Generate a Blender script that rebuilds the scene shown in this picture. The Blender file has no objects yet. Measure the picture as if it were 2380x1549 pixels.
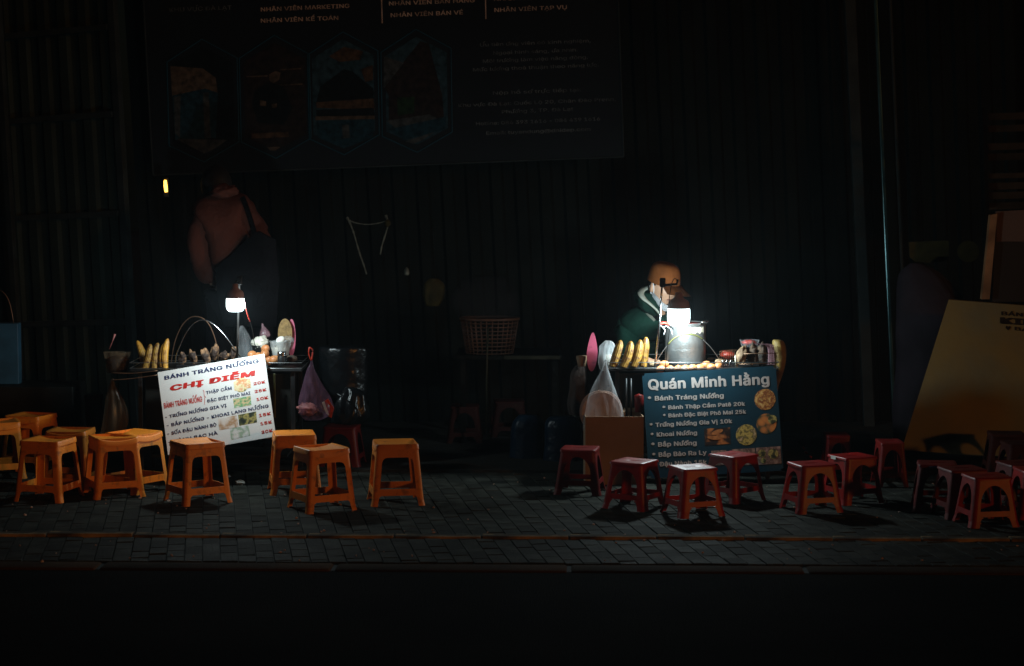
import bpy, bmesh, math, random
from mathutils import Vector, Matrix, noise
from mathutils.bvhtree import BVHTree
R = math.radians
random.seed(7)
C = bpy.context.scene.collection
scn = bpy.context.scene

# ------------------------------------------------------------ camera, sky, light
CAM_H, PITCH, FOC = 1.70, R(4.65), 4800.0          # eye height, tilt, focal length (in 1/2380 of the frame width)
cd = bpy.data.cameras.new('camera'); cam = bpy.data.objects.new('camera', cd); C.objects.link(cam)
cam.location = (0, 0, CAM_H); cam.rotation_euler = (R(90)-PITCH, 0, 0)
cd.sensor_width = 36; cd.lens = 36*FOC/2380; cd.clip_start = .1; cd.clip_end = 400
cd.dof.use_dof = True; cd.dof.focus_distance = 11.0; cd.dof.aperture_fstop = 4.0
scn.camera = cam
w = bpy.data.worlds.new("World"); scn.world = w; w.use_nodes = True
SUN_EL, SUN_AZ = R(9), R(42)                       # low sodium street light from the front right
nt = w.node_tree; bg = nt.nodes['Background']
sky = nt.nodes.new('ShaderNodeTexSky'); sky.sky_type = 'NISHITA'; sky.sun_disc = False
sky.sun_elevation = SUN_EL; sky.sun_rotation = math.pi-SUN_AZ
nt.links.new(sky.outputs[0], bg.inputs[0]); bg.inputs[1].default_value = 0.00035
sd = bpy.data.lights.new('street_glow', 'SUN'); sun = bpy.data.objects.new('street_glow', sd); C.objects.link(sun)
sd.energy = 0.33; sd.angle = R(3); sd.color = (1.0, .38, .08)
sun.rotation_euler = Vector((-math.sin(SUN_AZ)*math.cos(SUN_EL), math.cos(SUN_AZ)*math.cos(SUN_EL), -math.sin(SUN_EL))).to_track_quat('-Z', 'Y').to_euler()
vs = scn.view_settings; vs.view_transform = 'Standard'; vs.look = 'None'; vs.exposure = 0; vs.gamma = 1; vs.use_curve_mapping = False
scn.cycles.use_denoising = True
scn.cycles.max_bounces = 6; scn.cycles.transparent_max_bounces = 12; scn.cycles.volume_bounces = 0
scn.cycles.sample_clamp_indirect = 3
LAMP_COL = (.80, .97, 1.0)

# ------------------------------------------------------------ layout helpers
cp, sp_ = math.cos(PITCH), math.sin(PITCH)
def P(x, y, D):
    """point at distance D from the photographer's line, seen at (x, y)"""
    cx, cy = (x-1190)/FOC, (774.5-y)/FOC
    k = D/(cp+sp_*cy)
    return Vector((cx*k, D, CAM_H+(cy*cp-sp_)*k))
def G(x, y, z=0.0):
    cx, cy = (x-1190)/FOC, (774.5-y)/FOC
    k = (z-CAM_H)/(cy*cp-sp_)
    return Vector((cx*k, (cp+sp_*cy)*k, z))

# ------------------------------------------------------------ materials
M = {}
def mat(name, col, rough=.6, metal=0.0, var=.25, vs_=12, bump=0.0, bs=60, spec=.5, col2=None, mix=.5, sharp=.25, coat=0.0, trans=0.0, alpha=1.0):
    m = bpy.data.materials.new(name); m.use_nodes = True; n = m.node_tree; b = n.nodes['Principled BSDF']
    b.inputs['Roughness'].default_value = rough; b.inputs['Metallic'].default_value = metal
    b.inputs['Specular IOR Level'].default_value = spec; b.inputs['Coat Weight'].default_value = coat
    b.inputs['Transmission Weight'].default_value = trans; b.inputs['Alpha'].default_value = alpha
    tc = n.nodes.new('ShaderNodeTexCoord'); nz = n.nodes.new('ShaderNodeTexNoise')
    nz.inputs['Scale'].default_value = vs_; nz.inputs['Detail'].default_value = 5
    n.links.new(tc.outputs['Object'], nz.inputs['Vector'])
    rp = n.nodes.new('ShaderNodeValToRGB'); n.links.new(nz.outputs['Fac'], rp.inputs[0])
    c2 = col2 or tuple(c*(1-var) for c in col)
    rp.color_ramp.elements[0].position = mix-sharp/2; rp.color_ramp.elements[1].position = mix+sharp/2
    rp.color_ramp.elements[0].color = (*c2, 1); rp.color_ramp.elements[1].color = (*col, 1)
    n.links.new(rp.outputs[0], b.inputs['Base Color'])
    if bump:
        n2 = n.nodes.new('ShaderNodeTexNoise'); n2.inputs['Scale'].default_value = bs; n2.inputs['Detail'].default_value = 4
        n.links.new(tc.outputs['Object'], n2.inputs['Vector'])
        bp = n.nodes.new('ShaderNodeBump'); bp.inputs['Strength'].default_value = bump; bp.inputs['Distance'].default_value = .01
        n.links.new(n2.outputs['Fac'], bp.inputs['Height']); n.links.new(bp.outputs[0], b.inputs['Normal'])
    if 'plastic' in name:                                # each piece of furniture a little different in tone, with scuffs
        oi = n.nodes.new('ShaderNodeObjectInfo'); wn = n.nodes.new('ShaderNodeTexWhiteNoise'); n.links.new(oi.outputs['Location'], wn.inputs['Vector'])
        ad = n.nodes.new('ShaderNodeVectorMath'); ad.operation = 'ADD'; n.links.new(tc.outputs['Object'], ad.inputs[0]); n.links.new(oi.outputs['Location'], ad.inputs[1]); n.links.new(ad.outputs[0], nz.inputs['Vector'])
        mr = n.nodes.new('ShaderNodeMapRange'); mr.inputs[3].default_value = .70; mr.inputs[4].default_value = 1.08; n.links.new(wn.outputs['Value'], mr.inputs[0])
        hs = n.nodes.new('ShaderNodeHueSaturation'); n.links.new(mr.outputs[0], hs.inputs['Value']); n.links.new(rp.outputs[0], hs.inputs['Color'])
        s2 = n.nodes.new('ShaderNodeTexNoise'); s2.inputs['Scale'].default_value = 22; s2.inputs['Detail'].default_value = 8; n.links.new(ad.outputs[0], s2.inputs['Vector'])
        m2 = n.nodes.new('ShaderNodeMapRange'); m2.inputs[1].default_value = .56; m2.inputs[2].default_value = .72; m2.inputs[4].default_value = .55; n.links.new(s2.outputs['Fac'], m2.inputs[0])
        mx = n.nodes.new('ShaderNodeMix'); mx.data_type = 'RGBA'; n.links.new(m2.outputs[0], mx.inputs[0]); n.links.new(hs.outputs[0], mx.inputs[6]); mx.inputs[7].default_value = (.05, .025, .015, 1)
        n.links.new(mx.outputs[2], b.inputs['Base Color'])
    M[name] = m
    return m
def film(name, col, opac=.45, rough=.25, sc=18):
    """thin plastic film: mostly clear, with milky gathered folds and gloss"""
    m = bpy.data.materials.new(name); m.use_nodes = True; n = m.node_tree; b = n.nodes['Principled BSDF']; out = n.nodes['Material Output']
    b.inputs['Base Color'].default_value = (*col, 1); b.inputs['Roughness'].default_value = rough
    tr = n.nodes.new('ShaderNodeBsdfTransparent'); tl = n.nodes.new('ShaderNodeBsdfTranslucent'); tl.inputs[0].default_value = (*col, 1)
    a = n.nodes.new('ShaderNodeMixShader'); a.inputs[0].default_value = .4
    n.links.new(b.outputs[0], a.inputs[1]); n.links.new(tl.outputs[0], a.inputs[2])
    tc = n.nodes.new('ShaderNodeTexCoord'); mp = n.nodes.new('ShaderNodeMapping'); mp.inputs['Scale'].default_value = (1, 1, .25)
    nz = n.nodes.new('ShaderNodeTexNoise'); nz.inputs['Scale'].default_value = sc*2
    n.links.new(tc.outputs['Object'], mp.inputs[0]); n.links.new(mp.outputs[0], nz.inputs['Vector'])
    mr = n.nodes.new('ShaderNodeMapRange'); mr.inputs[1].default_value = .35; mr.inputs[2].default_value = .7
    mr.inputs[3].default_value = opac*.5; mr.inputs[4].default_value = min(1, opac*1.5)
    n.links.new(nz.outputs['Fac'], mr.inputs[0])
    s = n.nodes.new('ShaderNodeMixShader'); n.links.new(mr.outputs[0], s.inputs[0])
    n.links.new(tr.outputs[0], s.inputs[1]); n.links.new(a.outputs[0], s.inputs[2]); n.links.new(s.outputs[0], out.inputs[0])
    bp = n.nodes.new('ShaderNodeBump'); bp.inputs['Strength'].default_value = .6; bp.inputs['Distance'].default_value = .01
    n.links.new(nz.outputs['Fac'], bp.inputs['Height']); n.links.new(bp.outputs[0], b.inputs['Normal'])
    M[name] = m; return m
def photo(name, cols, scale=30, kind='NOISE'):
    """flat printed food picture: blotches of the print's own colours"""
    m = bpy.data.materials.new(name); m.use_nodes = True; n = m.node_tree; b = n.nodes['Principled BSDF']; b.inputs['Roughness'].default_value = .45
    tc = n.nodes.new('ShaderNodeTexCoord')
    if kind == 'NOISE':
        t = n.nodes.new('ShaderNodeTexNoise'); t.inputs['Scale'].default_value = scale; t.inputs['Detail'].default_value = 3; o = t.outputs['Fac']
    else:
        t = n.nodes.new('ShaderNodeTexVoronoi'); t.inputs['Scale'].default_value = scale; o = t.outputs['Distance']
    n.links.new(tc.outputs['Object'], t.inputs['Vector'])
    rp = n.nodes.new('ShaderNodeValToRGB'); n.links.new(o, rp.inputs[0]); e = rp.color_ramp.elements
    k = len(cols)
    e[0].position = .32 if kind == 'NOISE' else .1; e[0].color = (*cols[0], 1); e[1].position = .68 if kind == 'NOISE' else .7; e[1].color = (*cols[-1], 1)
    for i in range(1, k-1):
        q = e.new(e[0].position+(e[-1].position-e[0].position)*i/(k-1)); q.color = (*cols[i], 1)
    n.links.new(rp.outputs[0], b.inputs['Base Color']); M[name] = m; return m
def emis(name, col, s):
    m = bpy.data.materials.new(name); m.use_nodes = True; n = m.node_tree; b = n.nodes['Principled BSDF']
    b.inputs['Base Color'].default_value = (.8, .8, .8, 1); b.inputs['Emission Color'].default_value = (*col, 1); b.inputs['Emission Strength'].default_value = s
    M[name] = m; return m

mat('asphalt', (.012, .012, .011), 1.0, col2=(.004, .004, .0045), vs_=1.3, sharp=.3, bump=.9, bs=220, spec=.02)
mat('paver', (.042, .044, .037), .75, col2=(.018, .018, .015), vs_=9, bump=.6, bs=120, spec=.05)
mat('paver_dark', (.025, .026, .022), .8, col2=(.02, .02, .018), vs_=11, bump=.6, bs=120, spec=.05)
mat('bedding', (.022, .02, .018), .95, bump=.6, bs=90)
mat('earth', (.020, .018, .015), .95, vs_=4, bump=.8, bs=30, spec=.15)
mat('kerb', (.075, .042, .022), .95, vs_=3, col2=(.015, .010, .008), sharp=.5, bump=.5, bs=80, spec=.03)
mat('edging', (.36, .24, .13), .9, vs_=3, col2=(.05, .04, .03), sharp=.12, bump=.4, bs=80, spec=.04)
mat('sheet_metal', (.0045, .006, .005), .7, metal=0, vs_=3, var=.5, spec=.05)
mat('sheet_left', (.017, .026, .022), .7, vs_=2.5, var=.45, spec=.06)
mat('rail_metal', (.018, .024, .024), .6, vs_=5, var=.5, spec=.12)
mat('pipe_metal', (.05, .12, .13), .25, metal=.6, vs_=4, var=.5)
mat('banner', (.0025, .004, .006), .6, vs_=2, spec=.12)
mat('banner_text', (.36, .26, .20), .6, var=.5, vs_=14, spec=.1)
mat('banner_small', (.09, .10, .10), .6, var=.6, vs_=14, spec=.1)
mat('banner_teal', (.006, .04, .06), .6, spec=.1)
mat('orange_plastic', (.84, .25, .015), .5, var=.12, vs_=8, spec=.5, bump=.05, bs=300)
mat('deep_orange_plastic', (.62, .20, .02), .42, var=.2, vs_=8, spec=.5)
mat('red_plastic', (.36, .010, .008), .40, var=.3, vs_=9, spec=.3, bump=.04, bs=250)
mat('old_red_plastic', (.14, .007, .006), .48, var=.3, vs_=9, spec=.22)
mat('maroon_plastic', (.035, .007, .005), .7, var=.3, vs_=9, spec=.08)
mat('sticker', (.75, .72, .66), .5, var=.2)
mat('blue_glint', (.05, .08, .35), .4, var=.2)
mat('sign_white', (.78, .77, .75), .42, var=.04, vs_=5, spec=.45)
mat('sign_blue', (.006, .033, .052), .38, var=.10, vs_=6, spec=.4)
mat('navy_print', (.02, .03, .10), .45, var=.2)
mat('red_print', (.60, .02, .015), .45, var=.15)
mat('pale_print', (.42, .38, .36), .5, var=.12, vs_=30)
mat('line_print', (.45, .30, .28), .5)
mat('chrome', (.62, .64, .66), .22, metal=1, var=.2, vs_=14)
mat('steel', (.42, .44, .44), .42, metal=.8, var=.22, vs_=9, bump=.15, bs=70)
mat('wire', (.35, .36, .36), .3, metal=.9, var=.4)
mat('rusty_or_lit_wire', (.22, .12, .07), .45, metal=.6, var=.5)
mat('dull_metal', (.035, .037, .04), .5, metal=.7, var=.5, vs_=8)
mat('black_paint', (.008, .008, .009), .5, var=.3, spec=.3)
mat('cart_panel', (.012, .012, .010), .55, vs_=5, var=.5, spec=.3)
mat('olive_paint', (.10, .10, .012), .5, vs_=8, var=.8)
mat('black_rubber', (.008, .008, .008), .55, spec=.3)
mat('brown_cap', (.30, .14, .09), .45, var=.15)
mat('red_cord', (.55, .05, .03), .5)
mat('corn', (.34, .19, .032), .45, col2=(.10, .035, .008), vs_=48, mix=.48, sharp=.2, spec=.4)
mat('corn_orange', (.70, .36, .05), .42, col2=(.20, .08, .02), vs_=30, mix=.45, sharp=.3)
mat('potato', (.36, .19, .09), .75, col2=(.03, .015, .01), vs_=26, mix=.54, sharp=.18, bump=.7, bs=60)
mat('burnt_potato', (.10, .06, .035), .85, col2=(.012, .009, .007), vs_=22, bump=1.0, bs=45)
mat('pale_potato', (.36, .25, .14), .75, col2=(.12, .07, .035), vs_=18, bump=.9, bs=40)
mat('egg', (.62, .27, .10), .42, col2=(.50, .19, .07), vs_=22, spec=.5)
mat('egg_white', (.80, .78, .72), .4, var=.1)
mat('rice_white', (.72, .68, .58), .7, var=.25, vs_=60, bump=.5, bs=120)
mat('pink_plastic', (.80, .16, .28), .4, var=.1)
mat('wicker', (.38, .24, .09), .7, var=.4, vs_=60, bump=.5, bs=200)
mat('glass', (.5, .5, .5), .1, spec=.6, trans=.9)
mat('jar_steel', (.5, .52, .54), .25, metal=1)
mat('cardboard', (.26, .17, .105), .85, var=.18, vs_=4, bump=.15, bs=40, spec=.15)
mat('rice_paper', (.48, .30, .22), .75, var=.2, vs_=40)
mat('black_film', (.004, .005, .006), .26, var=.3, bump=1.0, bs=14, spec=.22)
mat('blue_film', (.005, .016, .032), .28, var=.5, vs_=6, bump=.9, bs=22, spec=.2)
mat('bag_blue', (.02, .09, .16), .6, var=.3)
mat('gourd', (.26, .18, .04), .6, col2=(.10, .06, .012), vs_=14, bump=.5, bs=30)
mat('red_food', (.45, .03, .015), .4, col2=(.2, .02, .01), vs_=60)
mat('pink_food', (.48, .18, .17), .6, col2=(.2, .06, .05), vs_=35)
mat('skin', (.50, .29, .19), .5, var=.08, vs_=30, spec=.4)
mat('hair', (.010, .008, .007), .6, bump=.6, bs=120, spec=.3)
mat('lip', (.30, .12, .10), .5)
mat('mask', (.70, .74, .78), .7, var=.08)
mat('cap_cloth', (.17, .052, .012), .8, var=.2, vs_=20, bump=.3, bs=300, spec=.15)
mat('green_cloth', (.008, .042, .029), .85, var=.35, vs_=9, bump=.5, bs=45, spec=.15)
mat('green_dark', (.008, .03, .022), .9, var=.4, bump=.5, bs=50, spec=.08)
mat('dark_cloth', (.006, .006, .008), .85, var=.4, bump=.4, bs=60, spec=.1)
mat('cream_cloth', (.38, .40, .34), .85, var=.15, bump=.4, bs=80, spec=.1)
mat('red_jacket', (.085, .027, .018), .85, var=.3, vs_=5, bump=.6, bs=40, spec=.1)
mat('tan_edge', (.24, .12, .07), .85, var=.3)
mat('board_tan', (.20, .155, .06), .85, var=.18, vs_=3, bump=.2, bs=25, spec=.1, col2=(.15, .14, .08), mix=.45)
mat('board_white', (.10, .06, .045), .8, var=.2, vs_=5, spec=.15)
mat('orange_lit_post', (.26, .13, .06), .8, var=.5, vs_=7, spec=.15)
mat('louvre', (.03, .02, .010), .8, var=.6, vs_=5, spec=.1)
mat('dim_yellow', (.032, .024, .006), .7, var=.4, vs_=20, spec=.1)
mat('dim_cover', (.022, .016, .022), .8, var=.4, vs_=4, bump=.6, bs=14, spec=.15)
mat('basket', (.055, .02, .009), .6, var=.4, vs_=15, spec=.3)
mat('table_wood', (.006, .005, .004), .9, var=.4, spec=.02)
mat('bench_edge', (.022, .018, .010), .8, var=.5, spec=.1)
mat('pale_strip', (.11, .12, .09), .7, var=.7, vs_=30, bump=.5, bs=60)
mat('litter_white', (.6, .6, .55), .7, var=.3)
mat('brand_label', (.75, .70, .55), .5, var=.3, vs_=60)
mat('cloth_brown', (.035, .018, .012), .8, var=.5, vs_=10, bump=.6, bs=30)
film('film_clear', (.66, .70, .74), .22)
film('film_white', (.80, .84, .86), .75)
film('film_purple', (.19, .10, .16), .32)
film('film_pinkish', (.42, .24, .28), .45)
film('film_dim', (.22, .16, .10), .30)
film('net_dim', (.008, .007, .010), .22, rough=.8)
film('tub_clear', (.66, .68, .68), .55)
def frosted(name, s):
    m = bpy.data.materials.new(name); m.use_nodes = True; n = m.node_tree; n.nodes.clear()
    o = n.nodes.new('ShaderNodeOutputMaterial'); t = n.nodes.new('ShaderNodeBsdfTransparent'); e = n.nodes.new('ShaderNodeEmission'); a = n.nodes.new('ShaderNodeMixShader')
    e.inputs[0].default_value = (*LAMP_COL, 1); e.inputs[1].default_value = s; a.inputs[0].default_value = .35
    n.links.new(t.outputs[0], a.inputs[1]); n.links.new(e.outputs[0], a.inputs[2]); n.links.new(a.outputs[0], o.inputs[0]); M[name] = m
frosted('lamp_small', 9.0); frosted('lamp_big', 11.0)
emis('amber_glow', (1.0, .52, .06), 5.0)
photo('food_pizza', [(.20, .22, .10), (.75, .55, .25), (.80, .70, .45), (.70, .25, .08), (.85, .72, .5)], 34)
photo('food_green', [(.05, .25, .10), (.75, .55, .30), (.08, .35, .15), (.80, .75, .6)], 28)
photo('food_dark', [(.015, .02, .015), (.06, .07, .03), (.45, .38, .12), (.05, .05, .03)], 30)
photo('food_pale', [(.75, .70, .66), (.72, .62, .55), (.45, .25, .12), (.8, .76, .74)], 14)
photo('food_jar', [(.70, .72, .70), (.72, .70, .68), (.28, .40, .28), (.7, .7, .7)], 18)
photo('food_disc', [(.55, .36, .12), (.16, .03, .01), (.45, .22, .06), (.60, .40, .15)], 42)
photo('food_balls', [(.60, .22, .05), (.50, .18, .05), (.05, .06, .03)], 26, 'VORONOI')
photo('food_corn', [(.08, .07, .02), (.52, .38, .10), (.10, .09, .03), (.55, .38, .2)], 30)
photo('food_plates', [(.45, .30, .26), (.10, .06, .05), (.40, .27, .22)], 26)
photo('food_sweet', [(.015, .01, .01), (.02, .012, .01), (.50, .16, .04)], 16)

# ------------------------------------------------------------ object helpers
def setp(o, label=None, cat=None, group=None, kind=None):
    if label: o['label'] = label
    if cat: o['category'] = cat
    if group: o['group'] = group
    if kind: o['kind'] = kind
    return o
def root(name, label, cat, loc=(0, 0, 0), rz=0, group=None):
    o = bpy.data.objects.new(name, None); C.objects.link(o); o.location = loc; o.rotation_euler = (0, 0, rz)
    o.empty_display_size = .05
    return setp(o, label, cat, group)
def fin(name, bm, m, parent=None, smooth=False, world=False):
    """link a bmesh as one object; world=True: vertices are given in world space"""
    bmesh.ops.recalc_face_normals(bm, faces=bm.faces)
    me = bpy.data.meshes.new(name); bm.to_mesh(me); bm.free()
    ms = m if isinstance(m, (list, tuple)) else [m]
    for x in ms: me.materials.append(M[x])
    if smooth:
        for p in me.polygons: p.use_smooth = True
    o = bpy.data.objects.new(name, me); C.objects.link(o)
    if parent:
        o.parent = parent
        if world: me.transform(root_matrix(parent).inverted())
    elif world:
        vs = [v.co for v in me.vertices]
        c = Vector((sum(v.x for v in vs)/len(vs), sum(v.y for v in vs)/len(vs), min(v.z for v in vs)))
        me.transform(Matrix.Translation(-c)); o.location = c
    return o
def root_matrix(o):
    m = o.matrix_basis.copy()
    while o.parent: o = o.parent; m = o.matrix_basis @ m
    return m
def top(name, bm, m, label, cat, group=None, smooth=False):
    return setp(fin(name, bm, m, None, smooth, True), label, cat, group)
def child_of(par, o):
    o.parent = par; return o
def box(bm, c, s, rot=None, bev=0, mi=0):
    r = bmesh.ops.create_cube(bm, size=1); vs = r['verts']
    bmesh.ops.scale(bm, vec=s, verts=vs)
    if bev:
        es = {e for v in vs for e in v.link_edges}
        q = bmesh.ops.bevel(bm, geom=list(es), offset=bev, segments=2, affect='EDGES', profile=.5)
        vs = list({v for f in q['faces'] for v in f.verts} | {v for v in vs if v.is_valid})
    if rot: bmesh.ops.transform(bm, matrix=rot.to_4x4(), verts=vs)
    bmesh.ops.translate(bm, vec=c, verts=vs)
    if mi:
        for f in {f for v in vs for f in v.link_faces}: f.material_index = mi
    return vs
def smoothpath(pts, n=4):
    pts = [Vector(p) for p in pts]
    if len(pts) < 3: return pts
    out = []
    for i in range(len(pts)-1):
        p0, p1, p2, p3 = pts[max(i-1, 0)], pts[i], pts[i+1], pts[min(i+2, len(pts)-1)]
        for k in range(n):
            t = k/n
            out.append(.5*((2*p1)+(p2-p0)*t+(2*p0-5*p1+4*p2-p3)*t*t+(3*p1-p0-3*p2+p3)*t**3))
    out.append(pts[-1]); return out
def tube(bm, pts, r, seg=8, smooth=True, flat=1.0, mi=0):
    pts = smoothpath(pts) if smooth else [Vector(p) for p in pts]
    n = len(pts); rings = []
    up = Vector((0, 0, 1))
    for i, p in enumerate(pts):
        d = (pts[min(i+1, n-1)]-pts[max(i-1, 0)]).normalized()
        a = d.cross(up)
        if a.length < .05: a = d.cross(Vector((0, 1, 0)))
        a.normalize(); b = d.cross(a).normalized()
        rr = r(i/(n-1)) if callable(r) else r
        rings.append([bm.verts.new(p+(a*math.cos(2*math.pi*k/seg)+b*math.sin(2*math.pi*k/seg)*flat)*rr) for k in range(seg)])
    fs = []
    for i in range(n-1):
        for k in range(seg):
            fs.append(bm.faces.new((rings[i][k], rings[i][(k+1) % seg], rings[i+1][(k+1) % seg], rings[i+1][k])))
    fs.append(bm.faces.new(rings[0])); fs.append(bm.faces.new(rings[-1]))
    for f in fs: f.material_index = mi
def lathe(bm, prof, c=(0, 0, 0), seg=24, axis=None, wob=0, freq=8, sx=1, sy=1, closed=True, seed=0):
    """prof: (r, z) pairs"""
    c = Vector(c); rings = []
    q = Vector((0, 0, 1)).rotation_difference(Vector(axis).normalized()) if axis is not None else None
    for r, z in prof:
        ring = []
        for k in range(seg):
            a = 2*math.pi*k/seg
            rr = r*(1+(wob*noise.noise(Vector((math.cos(a)*freq*.3+seed, math.sin(a)*freq*.3, z*freq)))) if wob else r/r if r else 1) if wob else r
            p = Vector((math.cos(a)*rr*sx, math.sin(a)*rr*sy, z))
            if q: p = q @ p
            ring.append(bm.verts.new(c+p))
        rings.append(ring)
    for i in range(len(rings)-1):
        for k in range(seg):
            bm.faces.new((rings[i][k], rings[i][(k+1) % seg], rings[i+1][(k+1) % seg], rings[i+1][k]))
    if closed:
        bm.faces.new(rings[0][::-1]); bm.faces.new(rings[-1])
def blob(bm, c, s, seg=20, wob=0, freq=3, rot=None, seed=0):
    r = bmesh.ops.create_uvsphere(bm, u_segments=seg, v_segments=max(6, seg*2//3), radius=1)
    for v in r['verts']:
        p = v.co.copy()
        if wob: p *= 1+wob*noise.noise(p*freq+Vector((seed*3.1, seed*1.7, seed)))*1.6
        p = Vector((p.x*s[0], p.y*s[1], p.z*s[2]))
        if rot: p = rot @ p
        v.co = p+Vector(c)
    return r['verts']
def prism(bm, pts, off, mi=0):
    """closed slab: polygon pts swept by vector off"""
    a = [bm.verts.new(p) for p in pts]; b = [bm.verts.new(Vector(p)+Vector(off)) for p in pts]; n = len(a)
    fs = [bm.faces.new(a), bm.faces.new(b[::-1])]
    for i in range(n): fs.append(bm.faces.new((a[i], b[i], b[(i+1) % n], a[(i+1) % n])))
    for f in fs: f.material_index = mi

# ------------------------------------------------------------ text
FONT = None
try:
    import os
    _f = os.path.join(bpy.utils.system_resource('DATAFILES'), 'fonts', 'Inter.woff2')   # ships with Blender
    if os.path.exists(_f): FONT = bpy.data.fonts.load(_f)
except Exception: FONT = None
def text_mesh(s, bold=0.0):
    """outline text; bold strokes are grown outward by stacking hair-thin shifted layers"""
    cu = bpy.data.curves.new('t', 'FONT'); cu.body = s; cu.size = 1
    if FONT: cu.font = FONT
    cu.resolution_u = 3; cu.space_character = 1+bold*1.6
    import unicodedata
    plain, horns = '', []
    for ch in s:
        d = unicodedata.normalize('NFD', ch)
        if '\u031b' in d:
            horns.append(len(plain)); ch = unicodedata.normalize('NFC', d.replace('\u031b', ''))
        plain += ch
    o = bpy.data.objects.new('t', cu); C.objects.link(o)
    def build(t):
        cu.body = t; dg = bpy.context.evaluated_depsgraph_get(); dg.update()
        return bpy.data.meshes.new_from_object(o.evaluated_get(dg))
    me = build(plain); add = []
    for i in horns:
        m3 = build(plain[:i+1]); xm = max(v.co.x for v in m3.vertices); bpy.data.meshes.remove(m3)
        top_ = .73 if plain[i].isupper() else .55
        add.append([(xm-.10, top_-.10), (xm-.01, top_-.06), (xm+.025, top_+.05), (xm+.10, top_+.05), (xm+.075, top_-.07), (xm-.02, top_-.15)])
    bpy.data.objects.remove(o); bpy.data.curves.remove(cu)
    if add:
        bm = bmesh.new(); bm.from_mesh(me)
        for q in add:
            vs = [bm.verts.new((x, y, .001)) for x, y in q]
            for k in range(1, 5):
                try: bm.faces.new((vs[0], vs[k], vs[k+1]))
                except Exception: pass
        bm.to_mesh(me); bm.free()
    if bold:
        bm = bmesh.new(); d = bold*1.15
        for i, (dx, dy) in enumerate(((0, 0), (-d, 0), (d, 0), (0, d*.6), (0, -d*.6), (-d*.7, d*.5), (d*.7, -d*.5), (d*.7, d*.5), (-d*.7, -d*.5))):
            m2 = me.copy(); m2.transform(Matrix.Translation((dx, dy, i*.002))); bm.from_mesh(m2); bpy.data.meshes.remove(m2)
        bm.to_mesh(me); bm.free()
    return me
CAP = .73
class Sheet:
    """a flat printed sheet: local x along its top edge, y up, z out of the print side; print is placed by the position seen in a close view of it"""
    def __init__(self, tl, tr, bl, Dt, Db, view, inv, turn=0.0):
        self.inv = inv                                   # close-view position -> frame position
        a, b, c = P(*inv(*tl), Dt), P(*inv(*tr), Dt), P(*inv(*bl), Db)
        X = (b-a).normalized(); Y = (a-c).normalized(); Y = (Y-X*Y.dot(X)).normalized(); Z = X.cross(Y)
        q = Matrix.Rotation(turn, 3, Z); X, Y = q @ X, q @ Y
        self.w, self.h = (b-a).length, (c-a).length
        self.m = Matrix(((X.x, Y.x, Z.x, a.x), (X.y, Y.y, Z.y, a.y), (X.z, Y.z, Z.z, a.z), (0, 0, 0, 1)))
        self.tl, self.e1, self.e2 = Vector(tl), Vector(tr)-Vector(tl), Vector(bl)-Vector(tl)
    def loc(self, px, py, z=0):
        d = Vector((px, py))-self.tl; det = self.e1.x*self.e2.y-self.e1.y*self.e2.x
        s = (d.x*self.e2.y-d.y*self.e2.x)/det; t = (self.e1.x*d.y-self.e1.y*d.x)/det
        return Vector((s*self.w, -t*self.h, z))
def letter(sheet, parent, s, l, r, cap, m, bold=0.0, shear=0.0, z=.0009, name='lettering'):
    """text from baseline start l to end r, capital height cap, all in the close view's units"""
    me = text_mesh(s, bold)
    a, b = sheet.loc(*l, z), sheet.loc(*r, z)
    u = (b-a); W = u.length; u.normalize(); v = Vector((-u.y, u.x, 0))
    hx = (sheet.loc(l[0], l[1]-cap, 0)-sheet.loc(*l, 0)).length
    xs = [q.co.x for q in me.vertices]; x0, x1 = min(xs), max(xs)
    for q in me.vertices:
        x = (q.co.x-x0)/(x1-x0)*W; y = q.co.y/CAP*hx
        q.co = a+u*(x+y*shear)+v*y+Vector((0, 0, q.co.z*.03))
    me.materials.append(M[m]); o = bpy.data.objects.new(name, me); C.objects.link(o); o.parent = parent
    return o
def patch(sheet, parent, pts, m, z=.0005, name='printed_photo'):
    bm = bmesh.new(); prism(bm, [sheet.loc(x, y, z) for x, y in pts], (0, 0, .0002))
    return fin(name, bm, m, parent)
def circ(cx, cy, r, n=28, wob=0):
    return [(cx+math.cos(2*math.pi*k/n)*r*(1+wob*random.uniform(-1, 1)), cy+math.sin(2*math.pi*k/n)*r*(1+wob*random.uniform(-1, 1))) for k in range(n)]

# ------------------------------------------------------------ ground
STREET = Matrix.Rotation(R(-1.6), 4, 'Z')
def struct(name, bm, m, kind='structure', smooth=False):
    o = fin(name, bm, m, None, smooth); o['kind'] = kind; o.matrix_basis = STREET; return o
bm = bmesh.new(); box(bm, (0, 3.2-20, -.061), (90, 50.8, .10)); struct('road', bm, 'asphalt')
bm = bmesh.new(); box(bm, (0, 30, -.11), (90, 42.8, .20)); struct('ground', bm, 'bedding')
bm = bmesh.new(); box(bm, (0, 31.35, -.001), (90, 40, .03)); struct('waste_ground', bm, 'earth')
# kerb stones, one by one
kerb = bpy.data.objects.new('kerb', None); C.objects.link(kerb); kerb['kind'] = 'structure'; kerb.matrix_basis = STREET
for i in range(-4, 4):
    bm = bmesh.new(); box(bm, (0, 0, 0), (.985, .15, .20), bev=.012)
    o = fin('kerb_stone', bm, 'kerb', kerb, True); o.location = (i*1.0+.5, 8.66, -.1-.002+random.uniform(-.002, .002)); o.rotation_euler = (0, 0, random.uniform(-.004, .004))
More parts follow.
